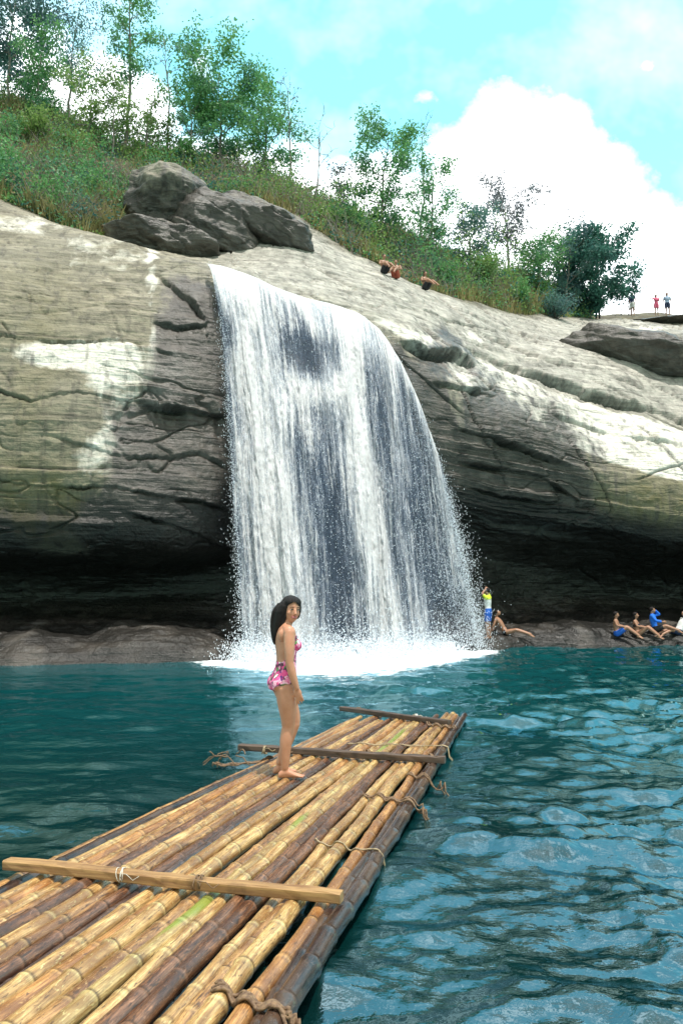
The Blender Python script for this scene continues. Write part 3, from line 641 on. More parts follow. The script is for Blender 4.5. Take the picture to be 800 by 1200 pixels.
tree('thin multi stem sapling beside the foot of the tallest tree', 133, 210, 37, 4.6, 2.2, 'pale', 650, .13, .3, 12, -.04, seed=6, r0=.05)
tree('bare dead tree with twisted limbs between the tallest tree and the round green tree', 196, 205, 38, 7.2, 2.0, 'green', 0, .1, .6, 11, .02, seed=7, r0=.07)
tree('broad round crowned green tree behind the big rounded boulder', 262, 218, 39, 5.7, 5.6, 'green', 7500, .17, .18, 20, -.04, seed=8)
tree('bushy green tree on the slope just right of the round crowned tree', 312, 238, 38, 4.2, 4.0, 'green', 4200, .15, .2, 16, .0, seed=9)
tree('tall bare twiggy tree rising behind the sloping slab boulder', 340, 250, 38, 6.0, 1.9, 'mauve', 90, .12, .5, 12, .0, seed=10, r0=.06)
tree('leafless forked tree with pale trunk left of the mauve sapling', 368, 262, 36, 4.4, 2.6, 'green', 0, .1, .55, 8, .03, seed=11, r0=.055, bark=BARK)
tree('sparse mauve grey sapling between the forked bare tree and the tiered green tree', 397, 285, 37, 2.9, 1.6, 'mauve', 420, .11, .3, 12, 0, seed=12, r0=.04)
tree('tall tiered green tree standing above the fall crest', 443, 310, 37, 6.3, 3.6, 'green', 4600, .14, .2, 18, .02, seed=13, r0=.08, bark=DBARK)
tree('tall leafless pole tree with a few bare top branches', 495, 320, 40, 7.2, 2.1, 'green', 0, .1, .86, 7, .0, seed=14, r0=.065)
tree('airy pale green tree around the base of the leafless pole tree', 506, 322, 39, 4.7, 3.3, 'green', 2600, .13, .25, 16, .02, seed=15)
tree('grey mauve thin crowned tree in the middle of the right hand brush', 594, 335, 44, 4.8, 3.8, 'mauve', 2600, .14, .35, 16, .0, seed=16)
tree('wide bare branched tree behind the dense dark round tree', 658, 352, 47, 5.6, 4.6, 'mauve', 160, .12, .3, 14, .06, seed=17, bark=DBARK)
tree('dense dark green round tree near the right end of the brush', 690, 366, 46, 4.4, 4.3, 'dark', 11000, .20, .08, 24, .0, seed=18, bark=DBARK)
tree('spindly almost leafless shrub tree beside the standing hikers', 736, 373, 52, 2.6, 2.3, 'mauve', 240, .12, .2, 12, .0, seed=19, r0=.04)
tree('young leafy tree with a pale crown right of the left edge tree', 42, 172, 39, 4.6, 3.6, 'green', 3200, .15, .2, 16, .02, seed=41)
tree('low wide pale green tree in front of the open airy blue leaved tree', 104, 192, 38, 3.8, 3.6, 'pale', 2600, .14, .2, 16, .0, seed=42)
tree('short bushy tree between the bare dead tree and the tallest tree', 172, 212, 37, 3.2, 2.8, 'pale', 1800, .14, .2, 14, .02, seed=43)
tree('small dark green tree filling the gap left of the round crowned tree', 222, 214, 37.5, 3.6, 2.8, 'green', 2600, .14, .15, 14, .0, seed=44)
tree('low blue green tree right of the airy pale green tree', 552, 335, 41, 2.9, 3.0, 'blue', 2400, .14, .15, 14, .0, seed=45)
tree('low spreading tree between the middle grey mauve tree and the dense dark round tree', 632, 350, 44, 3.0, 3.6, 'green', 3200, .15, .12, 16, .0, seed=46)
tree('feathery pale tree hugging the left side of the dense dark round tree', 664, 358, 45, 4.4, 3.2, 'blue', 2400, .14, .2, 16, .05, seed=47)
def shrub(label, px, py, Yd, w_, h_, leaf, n, seed, lsz=.14):
    rnd = np.random.default_rng(seed); x = at(px, py, Yd)[0]; z = drop(x, Yd)-.1; t = empty('shrub', (x, Yd, z)); tag(t, label, 'shrub')
    mb = MB(); C = []
    for k in range(12):
        az = rnd.uniform(0, 6.28); el = rnd.uniform(.7, 1.4); L_ = h_*rnd.uniform(.6, 1); e = np.array([math.cos(az)*math.cos(el)*w_/h_, math.sin(az)*math.cos(el)*w_/h_, math.sin(el)])*L_
        mb.tube([(0, 0, 0), e*.5+rnd.normal(0, .05, 3), e], [.025, .015, .006], 5)
        m = n//12; tt_ = rnd.uniform(.35, 1.1, (m, 1)); C.append(e*tt_+rnd.normal(0, .17, (m, 3))*np.array([1.2, 1.2, .9]))
    mb.build('stem', DBARK, t); link('foliage', leaves_mesh('foliage', np.concatenate(C), lsz), LEAF[leaf], t)
shrub('bright yellow green bush at the left edge above the cliff', 35, 178, 37, 2.0, 1.9, 'pale', 2000, 31)
shrub('rounded light green bush right of the bright yellow green bush', 88, 196, 36, 1.8, 1.6, 'pale', 1800, 32)
shrub('dark green bush low in the left corner under the edge tree', 8, 205, 36, 1.6, 1.8, 'green', 1800, 33)
shrub('yellow green shrub right beside the end of the sloping slab boulder', 372, 285, 35, 1.1, 1.0, 'pale', 900, 34)
shrub('bright green bush at the centre of the right hand brush', 608, 350, 41, 1.7, 1.7, 'green', 2200, 35)
shrub('fresh green bush between the tiered tree and the three seated swimmers', 520, 330, 38, 1.7, 1.4, 'green', 1900, 36)
shrub('green shrub under the tiered tree trunk beside the seated swimmers', 428, 305, 36.5, 1.3, 1.2, 'green', 1400, 37)
shrub('round green bush on the slope left of the three seated swimmers', 402, 296, 36, 1.6, 1.7, 'green', 1900, 51)
shrub('tall pale bush on the ridge right of the fresh green bush', 566, 342, 40, 2.0, 2.0, 'pale', 2400, 52)
shrub('dark leaved bush at the foot of the dense dark round tree', 650, 362, 42, 1.8, 1.5, 'blue', 2000, 53)
# undergrowth: leaves and grass over the planted slope
hill_rows = (rowt > hl_+.3) & (rowt < 16.2) & (U > -380) & (U < 690)
hv = V[hill_rows]; hu = U[hill_rows]
def on_hill(n, rnd, clump):
    i = rnd.integers(0, len(hv), n*3); nn_ = fbm(hv[i], (.45, .45, .45), 3, clump); i = i[(nn_ > -.05)][:n]; return hv[i], nn_[(nn_ > -.05)][:n], hu[i]
for k, (leaf, n, hh, sz, nm, lab) in enumerate([('green', 66000, 1.15, .15, 'undergrowth', 'green leafy undergrowth covering the slope above the cliff'), ('pale', 44000, .95, .14, 'undergrowth', 'yellow green brush mixed through the slope above the cliff'), ('dark', 20000, .8, .16, 'undergrowth', 'dark low scrub in the hollows of the planted slope')]):
    b, q_, u_ = on_hill(n, RNG, 200+k); C = b+RNG.normal(0, .25, b.shape); tall = np.interp(u_, [100, 400, 480, 600, 690], [1.1, 1.3, 2.6, 2.6, 1.3])
    C[:, 2] = b[:, 2]+RNG.random(len(b))**1.2*hh*np.clip(q_*4.2, .12, 2.1)*tall
    tag(link(nm, leaves_mesh(nm, C, sz), LEAF[leaf]), lab, 'undergrowth', kind='stuff')
b, q_, u_ = on_hill(9000, RNG, 333); m_ = RNG.random(len(b)) < np.interp(u_, [100, 330, 450, 700], [1, .9, .45, .45]); b = b[m_]; C = b+RNG.normal(0, .3, b.shape); C[:, 2] = b[:, 2]+RNG.random(len(b))*1.3
tag(link('dry_brush', leaves_mesh('dry_brush', C, .13), LEAF['twig']), 'brown withered brush among the green plants on the slope', 'brush', kind='stuff')
b, q_, u_ = on_hill(4200, RNG, 334); mb = MB()
VS = []; FS = []; nb_ = 0
for p_ in b:
    dr_ = np.array([RNG.normal(0, .35), RNG.normal(0, .2), 1.]); L_ = RNG.uniform(.7, 2.1); w_ = .014; pts = [p_, p_+dr_*L_*.5, p_+dr_*L_+[RNG.normal(0, .25)*L_, 0, -.1*L_]]
    for q0, ww in zip(pts, (w_, w_*.8, w_*.3)): VS += [q0+[ww, 0, 0], q0+[-ww*.5, ww*.87, 0], q0+[-ww*.5, -ww*.87, 0]]
    for a_ in range(2):
        for c_ in range(3): FS.append((nb_+a_*3+c_, nb_+a_*3+(c_+1) % 3, nb_+a_*3+3+(c_+1) % 3, nb_+a_*3+3+c_))
    nb_ += 9
tag(link('brush_stems', mesh_np('brush_stems', VS, FS, False), BARK), 'thin bare stems standing in the brush on the slope', 'stems', kind='stuff')
def grass(n, seed):
    b, q_, u_ = on_hill(n, RNG, seed); n = len(b); az = RNG.uniform(0, 6.28, n); h = RNG.uniform(.35, 1.1, n)*np.clip(.6+q_*1.5, .4, 1.4); ln = RNG.normal(0, .3, (n, 2))*h[:, None]
    wv = np.stack([np.cos(az), np.sin(az), az*0], 1)*.022
    b = b+RNG.normal(0, .08, b.shape)*[1, 1, 0]; m = b+np.stack([ln[:, 0]*.35, ln[:, 1]*.35, h*.6], 1); tpp = b+np.stack([ln[:, 0], ln[:, 1], h], 1)
    Vg = np.stack([b-wv, b+wv, m+wv*.8, tpp, m-wv*.8], 1).reshape(-1, 3); k_ = np.arange(n)[:, None]*5
    return mesh_np('dry_grass', Vg, np.concatenate([k_+np.array([[0, 1, 2, 4]]), k_+np.array([[4, 2, 3, 3]])])[:n], False), Vg, n
gm, Vg, n = grass(42000, 210)
F4 = [(5*i, 5*i+1, 5*i+2, 5*i+3, 5*i+4) for i in range(n)]
gme = mesh_np('grass', Vg, F4, False)
tag(link('dry_grass', gme, LEAF['dry']), 'tall dry yellow grass on the slope above the cliff', 'grass', kind='stuff')

# ------------------------------------------------------------------ raft
RB = 0.0
raft = empty('bamboo_raft', (0, 0, 0)); tag(raft, 'long raft of lashed bamboo poles with wooden crossbars floating on the pool', 'raft')
def bamboo(name, dark, lite, blotch, amt, green=None, gloss=.27):
    t = NT(name, gloss); v = t.coord('@bc', (1, 1, 1)); vs_ = t.coord('@bc', (.45, 1, 1)); vf = t.coord('@bc', (.12, 1, 1))
    a = t.noise(vs_, 9, 6, .6, .3); b = t.noise(vf, 40, 4, .6); c_ = t.noise(t.coord('@bc', (.6, 1, 1)), 24, 7, .66, .4)
    col = t.mix(t.ramp(a, [(.33, 0.), (.64, 1.)]), dark, lite)
    col = t.mix(t.math('MULTIPLY', t.ramp(b, [(.40, 0.), (.62, 1.)]), .7), col, tuple(q*.45 for q in dark))
    col = t.mix(t.ramp(t.noise(v, 2.6, 5, .6, .5), [(.42, 0.), (.60, .9)]), col, tuple(.5*p+.5*q for p, q in zip(dark, blotch)))
    col = t.mix(t.math('MULTIPLY', t.ramp(t.noise(v, 21, 6, .7, 1.0), [(.58, 0.), (.64, 1.)]), .45), col, tuple(min(.8, q*1.3+.05) for q in lite))
    col = t.mix(t.ramp(c_, [(amt+.045, 0.), (amt+.09, .8)]), col, blotch)
    if green: col = t.mix(t.ramp(t.noise(vs_, 2.1, 3, .5), [(.52, 0.), (.6, .9)]), col, green)
    col = t.mix(t.math('MULTIPLY', t.at('ringp'), .18), col, tuple(min(.85, q*1.5+.06) for q in lite))
    col = t.mix(t.math('MULTIPLY', t.at('ring'), .75), col, (.035, .02, .012))
    rg = t.ramp(c_, [(.4, gloss*.75), (.62, min(1, gloss*1.7))])
    t.set(Base_Color=col, Roughness=rg, Normal=t.bump(t.math('ADD', t.math('MULTIPLY', b, .4), c_), .3, .006)); t.p.inputs['Coat Weight'].default_value = .22; t.p.inputs['Coat Roughness'].default_value = .15
    return t.m
BM = dict(
 straw=bamboo('straw bamboo', (.36, .18, .055), (.82, .56, .235), (.075, .038, .02), .54),
 tan=bamboo('tan bamboo', (.26, .115, .04), (.66, .38, .145), (.06, .03, .018), .51),
 orange=bamboo('orange bamboo', (.32, .13, .04), (.66, .35, .12), (.07, .035, .018), .55),
 brown=bamboo('brown bamboo', (.095, .038, .020), (.32, .15, .07), (.03, .017, .013), .5, gloss=.28),
 dark=bamboo('dark wet bamboo', (.012, .007, .008), (.055, .030, .024), (.17, .10, .06), .60, gloss=.16),
 grey=bamboo('grey brown bamboo', (.055, .032, .026), (.19, .115, .085), (.03, .019, .018), .5, gloss=.2),
 green=bamboo('green stained bamboo', (.36, .21, .07), (.72, .54, .23), (.08, .042, .02), .56, (.20, .25, .04)))
kinds = ['tan', 'dark', 'straw', 'orange', 'straw', 'tan', 'brown', 'straw', 'tan', 'brown', 'grey', 'straw', 'orange', 'straw', 'tan', 'green', 'straw', 'brown', 'brown', 'straw', 'tan', 'straw', 'orange', 'dark', 'dark']
NP = len(kinds)
# raft plan: left edge and right edge lines at deck height
La, Lb_ = np.array([-3.35, .9]), np.array([0.02, 10.75])
Ra, Rb_ = np.array([-1.02, -.3]), np.array([1.72, 10.95])
La = np.array([-1.96, 4.97])+(np.array([-1.96, 4.97])-Lb_)/np.linalg.norm(np.array([-1.96, 4.97])-Lb_)*4.6
Ra = np.array([-.2, 3.2])+(np.array([-.2, 3.2])-Rb_)/np.linalg.norm(np.array([-.2, 3.2])-Rb_)*3.6
POLES = []
def pole(i, a, b, ra, rb, z, kind, seed, wob=.03):
    rnd = np.random.default_rng(seed); L_ = np.linalg.norm(b-a); n = int(L_/.018); s = np.linspace(0, L_, n)
    dr = (b-a)/L_; sd_ = np.array([dr[1], -dr[0]])
    wx = wob*np.interp(s, np.linspace(0, L_, 9), np.cumsum(rnd.normal(0, .55, 9))-0)*1.; wx -= np.interp(s, [0, L_], [wx[0], wx[-1]])
    wx = np.convolve(np.pad(wx, 30, 'edge'), np.ones(61)/61, 'valid')[:n]
    wz = .012*np.sin(s*rnd.uniform(.5, .9)+rnd.uniform(0, 6))
    rad = ra+(rb-ra)*s/L_
    nodes = []; c = rnd.uniform(.05, .3)
    while c < L_: nodes.append(c); c += rnd.uniform(.27, .46)
    nodes = np.array(nodes); dn = np.abs(s[:, None]-nodes[None]).min(1); sg = (s[:, None]-nodes[None])[np.arange(n), np.abs(s[:, None]-nodes[None]).argmin(1)]
    rr2 = rad*(1+.085*np.exp(-(dn/.016)**2)+.03*np.exp(-(dn/.05)**2)-.05*np.exp(-((sg-.024)/.007)**2))
    ring = np.exp(-((sg-.022)/.009)**2)*1.0+.5*np.exp(-((sg+.022)/.008)**2); ringp = np.exp(-((sg+.001)/.012)**2)
    # slight zigzag at nodes
    zig = np.interp(s, nodes, rnd.normal(0, .0065, len(nodes)))
    Cc = np.stack([a[0]+dr[0]*s+sd_[0]*(wx+zig), a[1]+dr[1]*s+sd_[1]*(wx+zig), z+wz], 1)
    k = 20; th_ = np.arange(k)*2*math.pi/k
    Vp = Cc[:, None, :]+rr2[:, None, None]*(np.cos(th_)[None, :, None]*np.array([sd_[0], sd_[1], 0])+np.sin(th_)[None, :, None]*np.array([0, 0, 1.]))
    V_ = Vp.reshape(-1, 3)
    i0 = np.arange(n-1)[:, None]*k+np.arange(k)[None]; i1 = np.arange(n-1)[:, None]*k+(np.arange(k)[None]+1) % k
    F_ = np.stack([i0, i1, i1+k, i0+k], -1).reshape(-1, 4)
    # hollow far and near ends: inner lip then plug
    extra = []; Fx = []
    base_i = len(V_); bc = np.stack([np.repeat(s, k)+seed*3.7, np.tile(np.cos(th_), n)*.16+seed, np.tile(np.sin(th_), n)*.16], 1); rg = np.repeat(ring, k); rp = np.repeat(ringp, k)
    for e, sgn in ((0, 1), (n-1, -1)):
        for dd_, fr_ in ((0, .78), (.03, .74)):
            extra.append(Cc[e]+np.array([dr[0], dr[1], 0])*dd_*sgn+rr2[e]*fr_*(np.cos(th_)[:, None]*np.array([sd_[0], sd_[1], 0])+np.sin(th_)[:, None]*np.array([0, 0, 1.])))
        extra.append(np.repeat((Cc[e]+np.array([dr[0], dr[1], 0])*.03*sgn)[None], k, 0)+np.stack([np.cos(th_)*.002, th_*0, np.sin(th_)*.002], 1))
        r_ = [e*k+np.arange(k), base_i+np.arange(k), base_i+k+np.arange(k), base_i+2*k+np.arange(k)]
        for q_ in range(3): Fx.append(np.stack([r_[q_], np.roll(r_[q_], -1), np.roll(r_[q_+1], -1), r_[q_+1]], -1))
        base_i += 3*k
        bc = np.concatenate([bc, np.tile(bc[e*k:e*k+k], (3, 1))]); rg = np.concatenate([rg, np.full(k, .3), np.full(2*k, 1.)]); rp = np.concatenate([rp, np.full(3*k, 0.)])
    me = mesh_np('bamboo_pole', np.concatenate([V_]+extra), np.concatenate([F_]+Fx))
    bm = bmesh.new(); bm.from_mesh(me); bmesh.ops.recalc_face_normals(bm, faces=bm.faces); bm.to_mesh(me); bm.free()
    attr(me, 'bc', bc, 'FLOAT_VECTOR'); attr(me, 'ring', np.clip(rg, 0, 1)); attr(me, 'ringp', rp)
    POLES.append((Cc, rr2)); return link('bamboo_pole', me, BM[kind], raft)
rn = np.random.default_rng(12)
for i, kd in enumerate(kinds):
    f = (i+.5)/NP; f1 = np.clip(f+rn.normal(0, .006), 0, 1)
    a = La+(Ra-La)*f; b = Lb_+(Rb_-Lb_)*f1; dv = (b-a)/np.linalg.norm(b-a)
    b = b+dv*rn.uniform(-.25, .30); wA = np.linalg.norm(Ra-La)/NP/2; wB = np.linalg.norm(Rb_-Lb_)/NP/2
    big_ = rn.uniform(.84, 1.12)
    if kd in ('grey',): big_ *= .92
    if i == NP-1: big_ = 1.15
    if i >= NP-5 and i < NP-2: b = b+dv*.25
    zz = .072+rn.uniform(-.012, .012)-(.02 if kd == 'grey' else 0)-(.03 if i < 2 else 0)
    pole(i, a, b, wA*big_*1.03, wB*big_*1.05, zz, kd, 100+i)
for i in range(9):   # lower tier that fills the gaps
    f = (i+.6)/9.2; a = La+(Ra-La)*f; b = Lb_+(Rb_-Lb_)*f-(Lb_-La)/np.linalg.norm(Lb_-La)*.35
    pole(i, a, b, .06, .045, -.025, 'dark', 200+i)
o_low = POLES[NP:]; TOP = POLES[:NP]
def deck_z(x, y):
    z = 0.02
    for C_, r_ in TOP:
        j = int(np.clip((y-C_[0, 1])/(C_[-1, 1]-C_[0, 1])*(len(C_)-1), 0, len(C_)-1)); dr = C_[-1]-C_[0]; dr = dr[:2]/np.linalg.norm(dr[:2])
        dx_ = abs((x-C_[j, 0])*dr[1]-(y-C_[j, 1])*dr[0]); r__ = r_[j]
        if dx_ < r__: z = max(z, C_[j, 2]+math.sqrt(r__*r__-dx_*dx_))
    return z
WOOD = None
def woodmat(name, c1, c2):
    t = NT(name, .6); v = t.coord('Object', (.5, 9, 9)); a = t.noise(v, 3.5, 6, .6, .5); b = t.noise(t.coord('Object'), 7, 5)
    c = t.mix(t.ramp(a, [(.35, 0.), (.65, 1.)]), c1, c2); c = t.mix(t.math('MULTIPLY', t.ramp(b, [(.55, 0.), (.7, 1.)]), .6), c, tuple(q*.35 for q in c1))
    t.set(Base_Color=c, Normal=t.bump(a, .4, .01)); return t.m
WOODS = [woodmat('weathered brown wood', (.20, .10, .04), (.42, .25, .10)), woodmat('dark wet wood', (.045, .028, .02), (.12, .075, .05)), woodmat('dark wet wood far', (.04, .026, .02), (.10, .062, .045))]
def beam(p, q, w_, h_, mat, lift=.0):
    p = np.array(p); q = np.array(q); L_ = np.linalg.norm(q-p); ang = math.atan2(q[1]-p[1], q[0]-p[0])
    mid = (p+q)/2; zt = max(deck_z(*(p+(q-p)*f)) for f in np.linspace(0, 1, 60))
    n = 26; mb = MB(); RG = []; rnd = np.random.default_rng(int(L_*1000))
    for i in range(n):
        x = -L_/2+L_*i/(n-1); e = rnd.normal(0, .0022, 8); hw = w_/2*(1-.12*i/(n-1)); hh = h_/2
        wv = .008*math.sin(i*.33); c = .006
        RG.append([(x, -hw+wv+e[0], -hh+c), (x, -hw+c+wv, -hh), (x, hw-c+wv, -hh), (x, hw+wv+e[1], -hh+c), (x, hw+wv+e[2], hh-c), (x, hw-c+wv, hh+e[3]), (x, -hw+c+wv, hh+e[4]), (x, -hw+wv+e[5], hh-c)])
    mb.rings(RG); o = mb.build('crossbar', mat, raft, smooth=False); o.location = (mid[0], mid[1], zt+h_/2+lift-.004); o.rotation_euler = (0, 0, ang); return o, zt
def lv(px, py, z=.15): return on_level(px, py, z)[:2]
b1o, zb1 = beam(lv(9, 1004, .2), lv(400, 1043, .2), .085, .055, WOODS[0])
b2o, zb2 = beam(lv(281, 871, .2), lv(521, 886, .2), .10, .06, WOODS[1])
b3o, zb3 = beam(lv(400, 826, .2), lv(526, 842, .2), .10, .06, WOODS[2])
ROPE = simple('brown vine rope', (.10, .055, .03), (.24, .15, .08), 60, .7, .4); PROPE = simple('pale vine rope', (.22, .16, .09), (.42, .33, .2), 60, .7, .4); TWINE = simple('white twine', (.5, .48, .42), (.7, .68, .6), 80, .7, .3)
def lashing(p, q, r=.009, strands=2, mat=None, n=90, over=.0, seed=0, wrap=True, amp=.012):
    rnd = np.random.default_rng(seed); mb = MB(); p = np.array(p); q = np.array(q)
    for s_ in range(strands):
        P_ = []; ph = rnd.uniform(0, 6); o1 = rnd.normal(0, .018, 2); o2 = rnd.normal(0, .018, 2)
        for f in np.linspace(0, 1, n):
            c = p+(q-p)*f+o1*(1-f)+o2*f; pr = np.array([-(q-p)[1], (q-p)[0]]); pr = pr/np.linalg.norm(pr)
            c = c+pr*(amp*math.sin(ph+f*22)+.02*math.sin(f*5+ph))
            P_.append([c[0], c[1], deck_z(*c)+r*.9+over+r*.8*(1+math.sin(ph+f*25))*(strands > 1)])
        P_ = np.array(P_); zz = P_[:, 2].copy()      # rope stretches over the gaps
        for it in range(40): zz = np.maximum(zz, (np.roll(zz, 1)+np.roll(zz, -1))/2*(.9995))
        zz[0] = P_[0, 2]; zz[-1] = P_[-1, 2]; P_[:, 2] = zz
        if wrap:
            e = (q-p)/np.linalg.norm(q-p); tail = [[P_[-1, 0]+e[0]*.03, P_[-1, 1]+e[1]*.03, P_[-1, 2]-.03], [P_[-1, 0]+e[0]*.045, P_[-1, 1]+e[1]*.045, P_[-1, 2]-.09], [P_[-1, 0]+e[0]*.03, P_[-1, 1]+e[1]*.03, P_[-1, 2]-.16]]
            P_ = np.concatenate([P_, tail])
        mb.tube(P_, r, 6)
    return mb.build('lashing', mat or ROPE, raft)
lashing(lv(255, 1150), lv(343, 1182), .008, 7, ROPE, seed=1, amp=.010)
lashing(lv(368, 978), lv(452, 993), .006, 1, PROPE, seed=2)
lashing(lv(430, 928), lv(498, 938), .0065, 4, ROPE, seed=3, amp=.008)
lashing(lv(478, 905), lv(520, 910), .0065, 3, ROPE, seed=4)
lashing(lv(410, 868), lv(525, 874), .006, 2, PROPE, seed=5)
lashing(lv(252, 884), lv(318, 878), .008, 5, ROPE, seed=6, amp=.012)
lashing(lv(500, 845), lv(530, 850), .009, 3, ROPE, seed=8)
def knot(px, py, zt, mat, r=.006, seed=0, w_=.05, h_=.05):
    rnd = np.random.default_rng(seed); c = lv(px, py, zt+.05); mb = MB()
    for k in range(4):
        a = rnd.uniform(0, 6.28); P_ = []
        for f in np.linspace(0, 6.6, 40):
            P_.append([c[0]+rnd.uniform(-.001, .001)+(k-1.5)*.010+.012*math.sin(f+a), c[1]+w_*math.cos(f)*1.0, zt+h_*.5+(h_*.5+.012)*math.sin(f)])
        mb.tube(P_, r, 5)
    P_ = [[c[0], c[1]-.05, zt+.05], [c[0]+.05, c[1]-.09, zt+.06], [c[0]+.09, c[1]-.10, zt+.03], [c[0]+.12, c[1]-.08, zt+.045]]; mb.tube(P_, r*.7, 5)
    mb.build('lashing', mat, raft)
knot(143, 1020, zb1, TWINE, .0022, seed=1, w_=.05); knot(234, 1029, zb1, ROPE, .004, seed=2, w_=.05)
knot(310, 876, zb2, PROPE, seed=4, w_=.06); knot(330, 878, zb2, ROPE, seed=5, w_=.06); knot(430, 880, zb2, ROPE, seed=6, w_=.06); knot(505, 885, zb2, ROPE, seed=9, w_=.06)
knot(488, 838, zb3, TWINE, .006, seed=7, w_=.06); knot(420, 830, zb3, ROPE, seed=8, w_=.06)
# loose vine twigs at the left end of the second crossbar
rnd = np.random.default_rng(5); mb = MB(); c0 = on_level(262, 884, .14)
for k in range(9):
    P_ = [c0+rnd.normal(0, .05, 3)*[1.4, 1, .3]]; dd_ = rnd.normal(0, 1, 3)*[1, .6, .5]+[.0, 0, .25]; dd_ /= np.linalg.norm(dd_)
    for s_ in range(7): dd_ = dd_+rnd.normal(0, .35, 3)-[0, 0, .12]; dd_ /= np.linalg.norm(dd_); P_.append(P_[-1]+dd_*.03)
    P_ = np.array(P_); P_[:, 2] = np.maximum(P_[:, 2], [deck_z(x_, y_)+.008 for x_, y_ in P_[:, :2]]); mb.tube(P_, .006, 5)
mb.build('loose_vine', ROPE, raft)

# ------------------------------------------------------------------ people
def skinmat(name, c, c2):
    t = NT(name, .48); v = t.coord('Object'); a = t.noise(v, 14, 4)
    t.set(Base_Color=t.mix(t.ramp(a, [(.35, 0.), (.65, 1.)]), c, c2), Normal=t.bump(t.noise(v, 90, 3), .12, .003))
    t.p.inputs['Subsurface Weight'].default_value = .12; t.p.inputs['Subsurface Radius'].default_value = (.03, .012, .006); t.p.inputs['Subsurface Scale'].default_value = .5; return t.m
SKIN = skinmat('warm skin', (.47, .215, .125), (.53, .26, .16)); SKIN2 = skinmat('tanned skin', (.30, .15, .09), (.36, .19, .115)); 
HAIR = None
t = NT('black hair', .62); v = t.coord('Object', (1, 1, .12)); a = t.noise(v, 70, 4); t.set(Base_Color=t.mix(a, (.003, .0025, .003), (.016, .010, .009)), Normal=t.bump(a, 1.0, .02)); t.p.inputs['Specular IOR Level'].default_value = .3; HAIR = t.m
def cloth(name, c): return simple(name, c, tuple(q*.8 for q in c), 30, .8, .3)
def nz_(v): v = np.array(v, float); return v/(np.linalg.norm(v)+1e-9)
class Figure:
    def __init__(s): s.mb = MB(); s.seg = []
    def limb(s, name, pts, rad, k=14, sub=5):
        pts = np.array(pts, float); n = len(pts); tt_ = np.linspace(0, n-1, (n-1)*sub+1); P_ = crom(pts, tt_); r_ = crom(np.array(rad, float)[:, None], tt_)[:, 0]
        a = P_[0]-nz_(P_[1]-P_[0])*r_[0]*.7; b = P_[-1]+nz_(P_[-1]-P_[-2])*r_[-1]*.7
        s.mb.tube(np.concatenate([[a], P_, [b]]), np.concatenate([[r_[0]*.6], r_, [r_[-1]*.6]]), k)
        for i in range(n-1): s.seg.append((name, i, pts[i], pts[i+1], rad[i], rad[i+1]))
    def remesh(s, vox, smooth_it=6, fac=.5):
        me = s.mb.mesh('body'); o = bpy.data.objects.new('tmp', me); COL.objects.link(o)
        m = o.modifiers.new('r', 'REMESH'); m.mode = 'VOXEL'; m.voxel_size = vox; m.use_smooth_shade = True
        m2 = o.modifiers.new('s', 'SMOOTH'); m2.factor = fac; m2.iterations = smooth_it
        dg = bpy.context.evaluated_depsgraph_get(); dg.update(); me2 = bpy.data.meshes.new_from_object(o.evaluated_get(dg), depsgraph=dg)
        bpy.data.objects.remove(o); bpy.data.meshes.remove(me); me2.name = 'body'
        me2.polygons.foreach_set('use_smooth', [True]*len(me2.polygons)); return me2
def shell(me, pred, off, name, mat, parent, flare=None):
    """a garment: the faces of the body for which pred is true, lifted off the skin"""
    n = len(me.vertices); Vv = np.empty(n*3); me.vertices.foreach_get('co', Vv); Vv = Vv.reshape(-1, 3); Nn = np.empty(n*3); me.vertices.foreach_get('normal', Nn); Nn = Nn.reshape(-1, 3)
    keep = pred(Vv); F_ = [list(p.vertices) for p in me.polygons if keep[list(p.vertices)].sum() >= len(p.vertices)-1]
    if not F_: return None
    par = {}
    def fd_(q):
        while par.setdefault(q, q) != q: par[q] = par[par[q]]; q = par[q]
        return q
    for f in F_:
        for q in f[1:]: par[fd_(q)] = fd_(f[0])
    from collections import Counter
    best = Counter(fd_(f[0]) for f in F_).most_common(1)[0][0]; F_ = [f for f in F_ if fd_(f[0]) == best]
    used = sorted({i for f in F_ for i in f}); mp = {u_: i for i, u_ in enumerate(used)}
    o_ = off if not callable(off) else off(Vv)[used][:, None]
    W_ = Vv[used]+Nn[used]*o_
    m2 = bpy.data.meshes.new(name); m2.from_pydata([tuple(q) for q in W_], [], [[mp[i] for i in f] for f in F_]); m2.update()
    # relax the open border so the hem is clean
    bm = bmesh.new(); bm.from_mesh(m2)
    for it in range(4):
        bv = {v: sum((e.other_vert(v).co for e in v.link_edges if e.is_boundary), Vector())/max(1, sum(e.is_boundary for e in v.link_edges)) for v in bm.verts if v.is_boundary}
        for v, c in bv.items(): v.co = v.co.lerp(c, .5)
    ext = bmesh.ops.extrude_edge_only(bm, edges=[e for e in bm.edges if e.is_boundary])
    cen = {v: v for v in ext['geom'] if isinstance(v, bmesh.types.BMVert)}
    bm.normal_update()
    for v in cen:
        nn_ = Vector((0, 0, 0))
        for f in v.link_faces: nn_ += f.normal
        src = [e.other_vert(v) for e in v.link_edges if e.other_vert(v) not in cen]
        if src: v.co = src[0].co-src[0].normal*(.006 if not callable(off) else .012)
    bm.to_mesh(m2); bm.free(); m2.polygons.foreach_set('use_smooth', [True]*len(m2.polygons))
    return link(name, m2, mat, parent)
